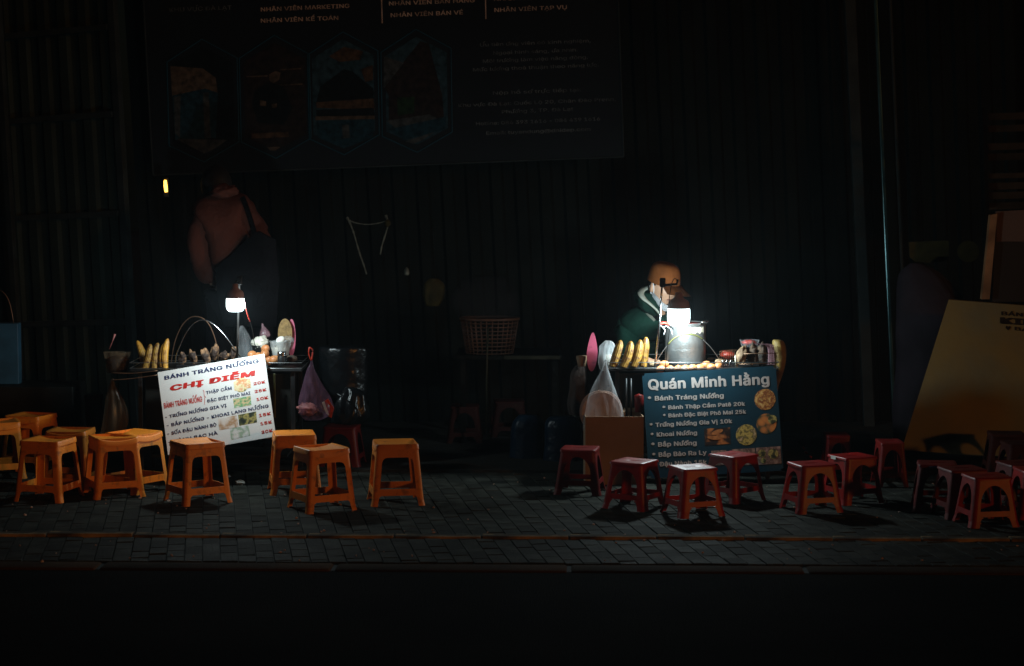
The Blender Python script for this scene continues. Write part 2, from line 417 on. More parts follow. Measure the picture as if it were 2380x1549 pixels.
# a low course of edging stones
edge = bpy.data.objects.new('edging_course', None); C.objects.link(edge); edge['kind'] = 'structure'; edge.matrix_basis = STREET
for i in range(-8, 8):
    bm = bmesh.new(); box(bm, (0, 0, 0), (.393, .07, .06), bev=.004)
    o = fin('edging_stone', bm, 'edging', edge); o.location = (i*.4+.2, 9.345, -.018+random.uniform(-.0035, .004)); o.rotation_euler = (random.uniform(-.02, .02), random.uniform(-.006, .006), 0)
# pavers
pave = bpy.data.objects.new('pavement', None); C.objects.link(pave); pave['kind'] = 'structure'; pave.matrix_basis = STREET
def clip(poly, y0, y1):
    for s, lim in ((1, y0), (-1, y1)):
        out = []
        for i in range(len(poly)):
            a, b = poly[i], poly[(i+1) % len(poly)]
            da, db = s*(a.y-lim), s*(b.y-lim)
            if da >= 0: out.append(a)
            if (da > 0 > db) or (da < 0 < db): out.append(a.lerp(b, da/(da-db)))
        poly = out
        if len(poly) < 3: return []
    return poly
def paver_prism(bm, poly, zt, tilt, mi):
    c = sum(poly, Vector((0, 0)))/len(poly)
    lo = [bm.verts.new((p.x, p.y, -.012)) for p in poly]
    mid = [bm.verts.new((p.x, p.y, zt-.003+tilt[0]*(p.x-c.x)+tilt[1]*(p.y-c.y))) for p in poly]
    hi = []
    for p in poly:
        q = c+(p-c)*(1-.0025/max((p-c).length, .01))
        hi.append(bm.verts.new((q.x, q.y, zt+tilt[0]*(p.x-c.x)+tilt[1]*(p.y-c.y))))
    n = len(poly); f = bm.faces.new(hi); f.material_index = mi
    for i in range(n):
        j = (i+1) % n
        for A, B in ((lo, mid), (mid, hi)):
            f = bm.faces.new((A[i], A[j], B[j], B[i])); f.material_index = mi
ang = R(10); ca, sa = math.cos(ang), math.sin(ang)
cells = []
for zone in ((8.742, 9.305), (9.386, 11.34)):
    for i in range(-60, 60):
        for j in range(-34, 34):
            off = .5*(i % 2)
            x0, y0 = i*.077, (j+off)*.154+10
            q = [Vector((x0+a, y0+b)) for a, b in ((0, 0), (.0735, 0), (.0735, .1505), (0, .1505))]
            q = [Vector((ca*p.x-sa*(p.y-10), sa*p.x+ca*(p.y-10)+10)) for p in q]
            q = clip(q, *zone)
            if not q: continue
            c = sum(q, Vector((0, 0)))/len(q)
            area = abs(sum(q[k].x*q[(k+1) % len(q)].y-q[(k+1) % len(q)].x*q[k].y for k in range(len(q))))/2
            if area < .0006: continue
            if abs(c.x) > c.y*.27+.15: continue
            cells.append((q, c))
def lit_order(t):                                       # those that show best: in the right stall's light and near
    c = t[1]; return abs(c.x-.75)*.8+abs(c.y-9.9)
cells.sort(key=lit_order)
rest = bmesh.new()
for n_, (q, c) in enumerate(cells):
    tilt = (random.uniform(-.018, .018), random.uniform(-.022, .022)); zt = random.uniform(-.0015, .0025); mi = int(random.random() < .35)
    if n_ < 296:
        bm = bmesh.new(); paver_prism(bm, [p-c for p in q], zt, tilt, 0)
        o = fin('paver', bm, 'paver_dark' if mi else 'paver', pave); o.location = (c.x, c.y, 0)
    else: paver_prism(rest, q, zt, tilt, mi)
o = fin('paving', rest, ['paver', 'paver_dark'], pave); o['kind'] = 'stuff'

# ------------------------------------------------------------ hoarding of corrugated sheets
LEAN = Matrix.Rotation(R(-2.9), 4, 'Y')
def corrugated(wd, ht, z0, pitch=.16, dep=.022):
    bm = bmesh.new(); xs = []; x = 0
    while x < wd-1e-4:
        for fx, d in ((0, 0), (.38, 0), (.5, dep), (.88, dep)):
            xx = x+fx*pitch
            if xx < wd: xs.append((xx, d))
        x += pitch
    xs.append((wd, 0))
    a = [bm.verts.new((x, -d, z0)) for x, d in xs]; b = [bm.verts.new((x, -d, z0+ht)) for x, d in xs]
    c = [bm.verts.new((x, -d+.004, z0)) for x, d in xs]; e = [bm.verts.new((x, -d+.004, z0+ht)) for x, d in xs]
    for i in range(len(xs)-1):
        bm.faces.new((a[i], a[i+1], b[i+1], b[i])); bm.faces.new((c[i+1], c[i], e[i], e[i+1]))
        bm.faces.new((b[i], b[i+1], e[i+1], e[i])); bm.faces.new((a[i+1], a[i], c[i], c[i+1]))
    bm.faces.new((a[0], b[0], e[0], c[0])); bm.faces.new((a[-1], c[-1], e[-1], b[-1]))
    return bm
def place(o, origin, yaw):
    o.matrix_basis = Matrix.Translation(origin) @ Matrix.Rotation(yaw, 4, 'Z') @ LEAN
hoard = root('corrugated_fence', 'long dark corrugated metal hoarding behind the two stalls, carrying the recruitment banner', 'fence')
place(hoard, G(352, 985), 0)
for i in range(6):
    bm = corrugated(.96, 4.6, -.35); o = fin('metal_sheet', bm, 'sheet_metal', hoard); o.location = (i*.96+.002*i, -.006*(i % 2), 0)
for z in (.55, 1.9, 3.3):
    bm = bmesh.new(); box(bm, (0, 0, 0), (5.75, .04, .05)); o = fin('rail', bm, 'sheet_metal', hoard); o.location = (2.88, .03, z)
pR = P(2022, 300, 13.4)
for xx, D, wd, m_ in ((1993, 13.38, .07, 'rail_metal'), (2050, 13.35, .022, 'pipe_metal'), (2084, 13.36, .018, 'rail_metal')):
    p = G(xx+18, 989); bm = bmesh.new(); box(bm, (0, 0, 2.0), (wd, wd*.8, 4.4), bev=.004)
    o = fin('post' if wd > .05 else 'pipe', bm, m_, hoard)
    o.matrix_basis = hoard.matrix_basis.inverted() @ (Matrix.Translation((p.x, D-.08, 0)) @ Matrix.Rotation(R(-3.4), 4, 'Y'))
wr = root('corrugated_fence', 'corrugated metal hoarding behind the tan board at the right edge', 'fence')
place(wr, Vector((hoard.location.x+5.78, hoard.location.y+.05, 0)), R(-6))
for i in range(3):
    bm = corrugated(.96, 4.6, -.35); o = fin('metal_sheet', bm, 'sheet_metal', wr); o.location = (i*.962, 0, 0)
wl = root('corrugated_fence', 'slightly paler corrugated metal hoarding at the left edge, with a slanting post and rails outside', 'fence')
yawL = R(-24); pL = G(330, 1000)
place(wl, Vector((pL.x, pL.y-.25, 0)), yawL)
for i in range(3):
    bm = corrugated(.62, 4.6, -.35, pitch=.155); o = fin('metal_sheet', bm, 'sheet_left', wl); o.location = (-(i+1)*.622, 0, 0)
for z in (.72, 1.40, 2.02, 2.56):
    bm = bmesh.new(); box(bm, (0, 0, 0), (1.9, .03, .035)); o = fin('rail', bm, 'rail_metal', wl); o.location = (-.95, -.043, z)
bm = bmesh.new(); box(bm, (0, 0, 0), (.045, .04, 4.6), bev=.004); o = fin('post', bm, 'rail_metal', wl); o.location = (-.80, -.082, 1.9)
bm = bmesh.new(); box(bm, (0, 0, 0), (.05, .05, 4.6), bev=.004); o = fin('post', bm, 'rail_metal', wl); o.location = (.03, -.02, 1.9)

# ------------------------------------------------------------ recruitment banner
idv = lambda x, y: (x, y)
S = Sheet((324, -168), (1429, -214), (352, 408), 13.22, 13.22, None, idv)
ban = root('banner', 'huge dark recruitment banner with four hexagonal pictures, hung high on the hoarding', 'banner'); ban.matrix_basis = S.m
bm = bmesh.new(); box(bm, (S.w/2, -S.h/2, -.006), (S.w, S.h, .008)); fin('cloth', bm, 'banner', ban)
for a, b in (((352, 408), (1457, 364)), ((324, -168), (352, 408)), ((1429, -214), (1457, 364))):
    bm = bmesh.new(); tube(bm, [S.loc(*a, .004), S.loc(*b, .004)], .005, 6, False); fin('frame_bar', bm, 'rail_metal', ban)
for s, l, r, cap, m_, bd in (
    ('KHU VỰC ĐÀ LẠT', (393, 27), (538, 21), 13, 'banner_small', .004),
    ('NHÂN VIÊN MARKETING', (606, 26), (813, 17), 13, 'banner_text', .012),
    ('NHÂN VIÊN KẾ TOÁN', (606, 52), (787, 45), 13, 'banner_text', .012),
    ('NHÂN VIÊN BÁN HÀNG', (905, 12), (1105, 4), 13, 'banner_text', .012),
    ('NHÂN VIÊN BÁN VÉ', (909, 39), (1078, 32), 13, 'banner_text', .012),
    ('NHÂN VIÊN TẠP VỤ', (1151, 27), (1320, 20), 13, 'banner_text', .012),
    ('NHÂN VIÊN PHỤC VỤ', (1150, 1), (1330, -6), 13, 'banner_text', .012),
    ('Ưu tiên ứng viên có kinh nghiệm,', (1118, 107), (1376, 97), 11, 'banner_small', 0),
    ('Ngoại hình sáng, ưa nhìn.', (1149, 126), (1346, 118), 11, 'banner_small', 0),
    ('Môi trường làm việc năng động,', (1125, 145), (1370, 135), 11, 'banner_small', 0),
    ('Mức lương thoả thuận theo năng lực.', (1102, 165), (1396, 153), 11, 'banner_small', 0),
    ('Nộp hồ sơ trực tiếp tại:', (1149, 219), (1354, 211), 11, 'banner_small', 0),
    ('Khu vực Đà Lạt: Quốc Lộ 20, Chân Đèo Prenn,', (1068, 248), (1436, 233), 11, 'banner_small', 0),
    ('Phường 3, TP. Đà Lạt', (1170, 263), (1337, 256), 11, 'banner_small', 0),
    ('Hotline: 084 393 1616 - 084 439 1616', (1110, 291), (1400, 279), 11, 'banner_small', 0),
    ('Email: tuyendung@dnidep.com', (1134, 313), (1378, 303), 11, 'banner_small', 0)):
    letter(S, ban, s, l, r, cap, m_, bd, z=.0010)
for x, y0, y1 in ((885, -60, 53), (1127, -60, 43)):
    patch(S, ban, [(x, y0), (x+2.5, y0), (x+5.5, y1), (x+3, y1)], 'banner_text', name='printed_line')
for nm, c in (('pic_tan', (.085, .06, .04)), ('pic_blue', (.010, .035, .05)), ('pic_grey', (.045, .05, .05)), ('pic_dark', (.006, .008, .008)),
              ('pic_rust', (.07, .04, .022)), ('pic_green', (.012, .03, .012)), ('pic_sky', (.022, .05, .065)), ('pic_brown', (.020, .014, .012))):
    mat(nm, tuple(.85*q for q in c), .6, var=.85, vs_=26, spec=.05, sharp=.45)
def hexa(cx, cy, rx, top_, bot, sh):
    sl = -.04
    pts = [(0, -top_), (rx, -sh), (rx+4, sh), (4, bot), (-rx+4, sh+3), (-rx, -sh+3)]
    return [(cx+a, cy+b+sl*a) for a, b in pts]
for cx, cy in ((468, 235), (637, 226), (797, 218), (968, 212)):
    hp = hexa(cx, cy, 82, 145, 142, 98)
    for i in range(6):
        bm = bmesh.new(); tube(bm, [S.loc(*hp[i], .002), S.loc(*hp[(i+1) % 6], .002)], .0035, 5, False); fin('printed_outline', bm, 'banner_teal', ban)
def hc(cx, cy, frac):                                    # photo hexagon inset
    return hexa(cx, cy, 72, 128, 124, 88)
pics = {0: ('pic_dark', [([(394, 153), (470, 158), (500, 180), (505, 215), (475, 205), (398, 225)], 'pic_tan'),
                         ([(398, 222), (475, 205), (505, 215), (500, 320), (405, 325)], 'pic_blue'),
                         ([(402, 225), (418, 222), (416, 320), (404, 310)], 'pic_grey'), ([(470, 215), (484, 213), (488, 320), (474, 322)], 'pic_grey'),
                         ([(405, 322), (528, 325), (490, 350), (472, 357)], 'pic_grey')]),
        1: ('pic_brown', [([(572, 176), (622, 174), (622, 177), (572, 179)], 'pic_tan'), ([(650, 160), (700, 157), (700, 160), (650, 163)], 'pic_tan'),
                          ([(648, 196), (703, 193), (703, 196), (648, 199)], 'pic_tan'), ([(592, 210), (622, 190), (660, 200), (680, 250), (660, 290), (600, 285), (585, 240)], 'pic_dark'),
                          ([(625, 172), (640, 164), (652, 168), (648, 185), (634, 193), (626, 186)], 'pic_tan'), ([(603, 232), (618, 235), (618, 246), (604, 245)], 'pic_tan'),
                          ([(630, 241), (643, 240), (643, 249), (632, 250)], 'pic_tan'), ([(583, 310), (670, 306), (672, 318), (584, 322)], 'pic_rust'), ([(620, 342), (652, 341), (640, 350), (628, 350)], 'pic_tan')]),
        2: ('pic_sky', [([(765, 130), (800, 108), (845, 118), (838, 138), (790, 143)], 'pic_rust'), ([(840, 160), (868, 150), (868, 185), (850, 190)], 'pic_rust'),
                        ([(745, 200), (800, 160), (820, 165), (868, 205), (870, 235), (735, 240)], 'pic_dark'), ([(735, 237), (870, 228), (872, 255), (736, 250)], 'pic_rust'),
                        ([(735, 255), (870, 250), (872, 268), (736, 270)], 'pic_dark'), ([(733, 270), (872, 268), (872, 276), (734, 279)], 'pic_tan'),
                        ([(735, 281), (872, 277), (868, 318), (800, 345), (740, 320)], 'pic_blue'), ([(795, 290), (812, 289), (814, 320), (798, 322)], 'pic_grey')]),
        3: ('pic_sky', [([(893, 200), (978, 95), (998, 100), (1030, 220), (905, 222)], 'pic_brown'), ([(893, 130), (940, 145), (893, 205)], 'pic_grey'),
                        ([(905, 222), (1030, 220), (1035, 275), (905, 285)], 'pic_brown'), ([(925, 226), (965, 224), (965, 262), (926, 268)], 'pic_green'),
                        ([(900, 280), (1000, 265), (1030, 280), (930, 305)], 'pic_grey'), ([(905, 300), (1040, 270), (1038, 300), (940, 325)], 'pic_blue'),
                        ([(945, 328), (1013, 306), (985, 325), (963, 334)], 'pic_grey')])}
for i, (cx, cy) in enumerate(((468, 235), (637, 226), (797, 218), (968, 212))):
    base, parts = pics[i]
    pm = patch(S, ban, hc(cx, cy, .9), base, z=.0003)
    for k, (pts, m_) in enumerate(parts):
        b2 = bmesh.new(); prism(b2, [S.loc(x, y, .0007+.0003*(k+1)) for x, y in pts], (0, 0, .0001))
        fin('printed_shape', b2, m_, pm)

# ------------------------------------------------------------ plastic stools
def leg_mesh(kind):
    if kind == 'orange': h, bw, tw, r = .306, .132, .104, .018
    else: h, bw, tw, r = .230, .121, .089, .022
    prof = []
    if kind == 'orange':
        prof = [(0, .76), (.10, .755), (.145, .74), (.17, .66), (.20, .73), (.28, .73), (.70, .70), (.75, .66), (.78, .58), (.79, .45), (.79, 0), (1, 0)]
    else:
        prof = [(0, .66), (.13, .64), (.18, .60), (.205, .50), (.22, .64), (.33, .66)]
        for k in range(0, 9):
            a = k/8*math.pi/2; prof.append((.52+.33*math.sin(a), .66*math.cos(a)))
        prof[-1] = (.85, 0); prof.append((1, 0))
    bm = bmesh.new(); t = .0032; rings = []
    for v, ui in prof:
        hw = bw+(tw-bw)*v; hw += .004*max(0, 1-v/.035)
        z = v*h; pts = []
        for rr, w_ in ((r, hw), (r-t, hw-t)):
            row = [(ui*hw, w_)]
            for k in range(6):
                a = math.pi/2*(1-k/5); row.append((hw-r+rr*math.cos(a), hw-r+rr*math.sin(a)))
            row.append((w_, ui*hw)); pts.append(row)
        ring = pts[0]+pts[1][::-1]
        rings.append([bm.verts.new((x, y, z)) for x, y in ring])
    n = len(rings[0])
    for i in range(len(rings)-1):
        for k in range(n):
            try: bm.faces.new((rings[i][k], rings[i][(k+1) % n], rings[i+1][(k+1) % n], rings[i+1][k]))
            except Exception: pass
    bm.faces.new(rings[0]); bm.faces.new(rings[-1])
    return bm
def stretcher_mesh(kind):
    if kind == 'orange': h, bw, tw, v0, v1, u = .306, .132, .104, .17, .28, .74
    else: h, bw, tw, v0, v1, u = .230, .121, .089, .22, .33, .67
    bm = bmesh.new(); A = []
    for v in (v0, v1):
        hw = bw+(tw-bw)*v-.0008; z = v*h
        A.append([bm.verts.new((s*(u*hw+.004), hw-d, z)) for s in (-1, 1) for d in (0, .0022)])
    a, b = A
    for q in ((a[0], a[2], b[2], b[0]), (a[1], b[1], b[3], a[3]), (b[0], b[2], b[3], b[1]), (a[0], a[1], a[3], a[2]), (a[0], b[0], b[1], a[1]), (a[2], a[3], b[3], b[2])):
        bm.faces.new(q)
    return bm
def seat_mesh(kind):
    h, hs, sk, dip = (.306, .108, .026, .016) if kind == 'orange' else (.230, .0935, .012, .002)
    bm = bmesh.new(); N = 14; g = []
    for i in range(N+1):
        row = []
        for j in range(N+1):
            a, b = -1+2*i/N, -1+2*j/N
            f = 1-.06*(a*b)**4
            x, y = a*hs*f, b*hs*f
            z = h+.004-dip*(1-a*a)-(.0015 if max(abs(a), abs(b)) > .99 else 0)
            if kind == 'orange' and (i+j) % 2 and 1 < i < N-1 and 1 < j < N-1: z -= .0016
            if kind != 'orange' and abs(a) < .3 and abs(b) < .1: z -= .008
            row.append(bm.verts.new((x, y, z)))
        g.append(row)
    for i in range(N):
        for j in range(N): bm.faces.new((g[i][j], g[i+1][j], g[i+1][j+1], g[i][j+1]))
    rim = [g[i][0] for i in range(N+1)]+[g[N][j] for j in range(1, N+1)]+[g[i][N] for i in range(N-1, -1, -1)]+[g[0][j] for j in range(N-1, 0, -1)]
    prev = rim
    for dz, k in ((.004, 1.022), (sk, 1.03+sk*.5)):
        cur = [bm.verts.new((v.co.x*k, v.co.y*k, v.co.z-dz)) for v in rim]
        for i in range(len(rim)):
            j = (i+1) % len(rim); bm.faces.new((prev[i], prev[j], cur[j], cur[i]))
        prev = cur
    return bm
PROTO = {}
def stool(kind, x, y, yaw, m, label, group, sx=1.0, sc=1.0, flip=0):
    """seat centre seen at (x, y); yaw in degrees"""
    hh = .31 if kind == 'orange' else .232
    p = G(x, y, hh*sc); q = Matrix.Rotation(0, 3, 'Z')
    t = root('plastic_stool', label, 'stool', (p.x, p.y, .0025), R(yaw+flip*90), group)
    if kind not in PROTO:
        PROTO[kind] = (leg_mesh(kind), stretcher_mesh(kind), seat_mesh(kind)); 
        out = []
        for nm, b in zip(('leg', 'stretcher', 'seat'), PROTO[kind]):
            bmesh.ops.recalc_face_normals(b, faces=b.faces)
            me = bpy.data.meshes.new(nm); b.to_mesh(me); b.free()
            for pp in me.polygons: pp.use_smooth = (nm == 'seat')
            out.append(me)
        PROTO[kind] = out
    key = (kind, m)
    if key not in PROTO:
        L = []
        for me in PROTO[kind]:
            c = me.copy(); c.materials.append(M[m]); L.append(c)
        PROTO[key] = L
    lg, st, se = PROTO[key]
    o = bpy.data.objects.new('seat', se); C.objects.link(o); o.parent = t; o.scale = (sx*sc, sc, sc)
    if flip: o.scale = (sx*sc, sc, sc)
    for k in range(4):
        for nm, me in (('leg', lg), ('stretcher', st)):
            o = bpy.data.objects.new(nm, me); C.objects.link(o); o.parent = t
            a = k*math.pi/2
            # rotation then squash along the stool's x
            o.rotation_euler = (0, 0, a)
            o.scale = ((sx if k % 2 == 0 else 1)*sc, (1 if k % 2 == 0 else sx)*sc, sc)
    return t
GO, GR = 'orange plastic stools round the left stall', 'red plastic stools round the right stall'
OR, DO, RD, OL, MA = 'orange_plastic', 'deep_orange_plastic', 'red_plastic', 'old_red_plastic', 'maroon_plastic'
stool('orange', 112, 1020, -15, OR, 'orange stool at the left end of the front row, right side lit by the lamp', GO)
stool('orange', 263, 1013, 25, OR, 'front row orange stool with another one peeking out behind its right side', GO)
stool('orange', 311, 1004, 56, OR, 'orange stool turned cornerwise behind the front row, just left of the white menu board', GO)
stool('orange', 458, 1025, 33, OR, 'orange stool standing in front of the white menu board, hiding its lower left corner', GO, flip=1)
stool('orange', 684, 1006, 10, OR, 'orange stool right of the white menu board, hiding its lower right corner', GO, flip=1)
stool('orange', 747, 1039, 29, OR, 'foremost orange stool, standing turned in front of the one by the menu board', GO)
stool('orange', 919, 1027, 9, OR, 'rightmost orange stool, standing alone at the end of the row', GO, flip=1)
stool('orange', -4, 978, 20, OR, 'nearest orange stool cut off by the left edge of the photo', GO)
stool('orange', 72, 963, -18, OR, 'orange stool behind the row, its bright yellow side towards the stall, near the left edge', GO)
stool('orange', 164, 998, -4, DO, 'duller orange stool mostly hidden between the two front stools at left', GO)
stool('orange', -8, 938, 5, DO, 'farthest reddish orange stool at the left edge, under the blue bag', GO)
stool('red', 1348, 1042, -10, OL, 'dark red stool in front of the cardboard box, leftmost of the red ones', GR)
stool('red', 1474, 1072, -31, RD, 'red stool with a pale lit top, standing cornerwise left of the foremost one', GR)
stool('red', 1610, 1086, 22, RD, 'foremost red stool below the blue menu board, its top lit white', GR)
stool('red', 1705, 1057, 42, RD, 'red stool close against the lower right part of the blue menu board', GR)
stool('red', 1886, 1078, 17, RD, 'red stool right of the blue menu board, an orange glint along its front edge', GR)
s6 = stool('red', 1981, 1060, 24, RD, 'red stool with a pale sticker on its edge, right of the blue menu board', GR)
bm = bmesh.new(); box(bm, (0, 0, 0), (.0008, .045, .016)); o = fin('sticker', bm, 'sticker', s6); o.location = (-.1005, .02, .224)
stool('red', 2068, 1026, 0, OL, 'narrow red stool with a tall arched opening, left of the tan board foot', GR, sx=.68)
stool('red', 1944, 1010, 0, OL, 'narrow dark red stool standing farthest back, right of the blue menu board', GR, sx=.68)
s9 = stool('red', 2178, 1077, -8, OL, 'dark red stool with a blue glint painted on its front, before the tan board', GR)
bm = bmesh.new(); box(bm, (0, 0, 0), (.05, .0008, .010)); o = fin('sticker', bm, 'blue_glint', s9); o.location = (-.02, -.1005, .224)  # blue glint on the seat edge, coloured in as a thin strip
stool('red', 2236, 1089, 12, OL, 'dark red stool half hidden behind the foremost stool at the lower right', GR)
stool('red', 2293, 1106, 10, RD, 'foremost red stool at the lower right, near the edge of the photo', GR)
stool('red', 2372, 1076, 14, OL, 'dull red stool cut off by the right edge, behind the nearer one cut there', GR)
stool('red', 2410, 1090, 5, RD, 'nearest red stool cut off by the right edge of the photo', GR)
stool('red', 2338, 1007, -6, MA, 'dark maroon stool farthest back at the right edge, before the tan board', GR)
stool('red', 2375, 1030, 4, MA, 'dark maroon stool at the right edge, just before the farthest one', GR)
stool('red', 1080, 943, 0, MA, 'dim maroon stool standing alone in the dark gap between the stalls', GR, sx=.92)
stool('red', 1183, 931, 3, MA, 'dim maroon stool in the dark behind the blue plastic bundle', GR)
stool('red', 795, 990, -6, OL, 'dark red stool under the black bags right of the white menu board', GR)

# ------------------------------------------------------------ white menu board (left)
v2 = lambda px, py: (348.55+px*.15003, 813.4+py*.15003)
S = Sheet((118, 350), (1778, 113), (375, 1610), 11.02, 10.87, None, v2, R(1.8))
mb = root('menu_board', 'white tilted menu board with red and blue writing, leaning on the left stall', 'sign'); mb.matrix_basis = S.m
bm = bmesh.new(); box(bm, (S.w/2, -S.h/2, -.0025), (S.w, S.h, .005)); fin('panel', bm, 'sign_white', mb)
NV, RE = 'navy_print', 'red_print'
for s, l, r, cap, m_, bd, sh in (
    ('BÁNH TRÁNG NƯỚNG', (238, 468), (1703, 247), 80, NV, .028, 0),
    ('CHỊ DIỄM', (330, 640), (1650, 442), 108, RE, .045, .22),
    ('BÁNH TRÁNG NƯỚNG', (265, 905), (856, 814), 112, RE, .02, 0),
    ('THẬP CẨM', (905, 708), (1305, 645), 64, NV, .026, 0),
    ('ĐẶC BIỆT PHÔ MAI', (930, 835), (1600, 728), 62, NV, .026, 0),
    ('- TRỨNG NƯỚNG GIA VỊ', (290, 1062), (1240, 905), 64, NV, .026, 0),
    ('- BẮP NƯỚNG - KHOAI LANG NƯỚNG', (325, 1190), (1898, 932), 64, NV, .026, 0),
    ('- SỮA ĐẬU NÀNH BÒ', (345, 1316), (1103, 1194), 66, NV, .026, 0),
    ('- NÀNH BẠC HÀ', (370, 1442), (1130, 1320), 66, NV, .026, 0),
    ('20K', (1640, 590), (1825, 560), 58, RE, .026, 0), ('25K', (1665, 710), (1850, 680), 58, RE, .026, 0), ('10K', (1700, 830), (1885, 800), 58, RE, .026, 0),
    ('15K', (1755, 1076), (1940, 1045), 60, RE, .026, 0), ('15K', (1785, 1202), (1965, 1172), 60, RE, .026, 0), ('20K', (1810, 1330), (1985, 1300), 60, RE, .026, 0)):
    letter(S, mb, s, l, r, cap, m_, bd, sh)
bz = [(850, 645), (868, 660), (878, 730), (900, 748), (885, 765), (892, 840), (888, 862)]
bm = bmesh.new(); tube(bm, [S.loc(x, y, .0008) for x, y in bz], .0011, 6); fin('printed_brace', bm, RE, mb)
for q, m_ in (([(1320, 527), (1578, 487), (1605, 627), (1348, 668)], 'food_pizza'), ([(1330, 792), (1603, 750), (1625, 890), (1362, 932)], 'food_green'),
              ([(1113, 1085), (1405, 1040), (1448, 1215), (1147, 1258)], 'food_pale'), ([(1425, 1035), (1703, 990), (1730, 1155), (1456, 1200)], 'food_dark'),
              ([(1313, 1240), (1600, 1195), (1635, 1350), (1340, 1410)], 'food_jar')):
    patch(S, mb, q, m_)
patch(S, mb, circ(1450, 578, 112), 'food_pizza', z=.0010)

# ------------------------------------------------------------ blue menu board (right)
v5 = lambda px, py: (1278.3+px*.34511, 569.4+py*.34511)
S2 = Sheet((620, 868), (1520, 815), (687, 1572), 11.06, 10.94, None, v5)
mb2 = root('menu_board', 'blue menu board with pale writing and round food pictures, leaning on the right stall', 'sign'); mb2.matrix_basis = S2.m
bm = bmesh.new(); box(bm, (S2.w/2, -S2.h/2, -.0025), (S2.w, S2.h, .005)); 
es = [e for e in bm.edges if abs((e.verts[0].co-e.verts[1].co).normalized().z) > .9]
bmesh.ops.bevel(bm, geom=es, offset=.012, segments=4, affect='EDGES'); fin('panel', bm, 'sign_blue', mb2)
for s, l, r, cap, bd in (
    ('Quán Minh Hằng', (664, 976), (1482, 938), 94, .03),
    ('* Bánh Tráng Nướng', (664, 1052), (1176, 1030), 42, .028),
    ('* Bánh Thập Cẩm Patê 20k', (765, 1111), (1320, 1083), 35, .028),
    ('* Bánh Đặc Biệt Phô Mai 25k', (770, 1165), (1328, 1136), 35, .028),
    ('* Trứng Nướng Gia Vị 10k', (682, 1229), (1236, 1200), 37, .028),
    ('* Khoai Nướng', (690, 1294), (1002, 1279), 38, .028),
    ('* Bắp Nướng', (697, 1362), (1001, 1347), 40, .028),
    ('* Bắp Bảo Ra Ly', (705, 1430), (1070, 1412), 40, .028),
    ('* Đậu Nành 15k', (715, 1493), (1072, 1476), 40, .028)):
    letter(S2, mb2, s, l, r, cap, 'pale_print', bd)
patch(S2, mb2, circ(1453, 1042, 71, 40, .025), 'food_disc'); patch(S2, mb2, circ(1465, 1205, 68), 'food_balls'); patch(S2, mb2, circ(1332, 1280, 70), 'food_corn')
patch(S2, mb2, circ(1505, 1177, 30), 'food_dark', z=.0010)
for q, m_ in (([(1048, 1240), (1222, 1230), (1228, 1340), (1056, 1352)], 'food_sweet'), ([(1100, 1388), (1200, 1382), (1208, 1480), (1108, 1488)], 'food_plates'),
              ([(1238, 1378), (1392, 1368), (1402, 1478), (1248, 1490)], 'food_plates'), ([(1399, 1367), (1562, 1357), (1573, 1472), (1410, 1482)], 'food_plates')):
    patch(S2, mb2, q, m_)
for cx, cy, r_ in ((1440, 1405, 26), (1515, 1408, 34), (1450, 1452, 18)): patch(S2, mb2, circ(cx, cy, r_), 'food_dark', z=.0010)
rr = Matrix.Rotation(.3, 2)
def ell(cx, cy, a, b, ang): 
    return [(cx+a*math.cos(t)*math.cos(ang)-b*math.sin(t)*math.sin(ang), cy+a*math.cos(t)*math.sin(ang)+b*math.sin(t)*math.cos(ang)) for t in [2*math.pi*k/20 for k in range(20)]]
mat('sweet_print', (.42, .15, .04), .5, col2=(.25, .08, .02), vs_=50)
for cx, cy, a, b, g in ((1135, 1262, 42, 15, -.35), (1115, 1300, 44, 14, .1), (1160, 1288, 30, 11, .35)): patch(S2, mb2, ell(cx, cy, a, b, g), 'sweet_print', z=.0010+.0003*(a % 3))

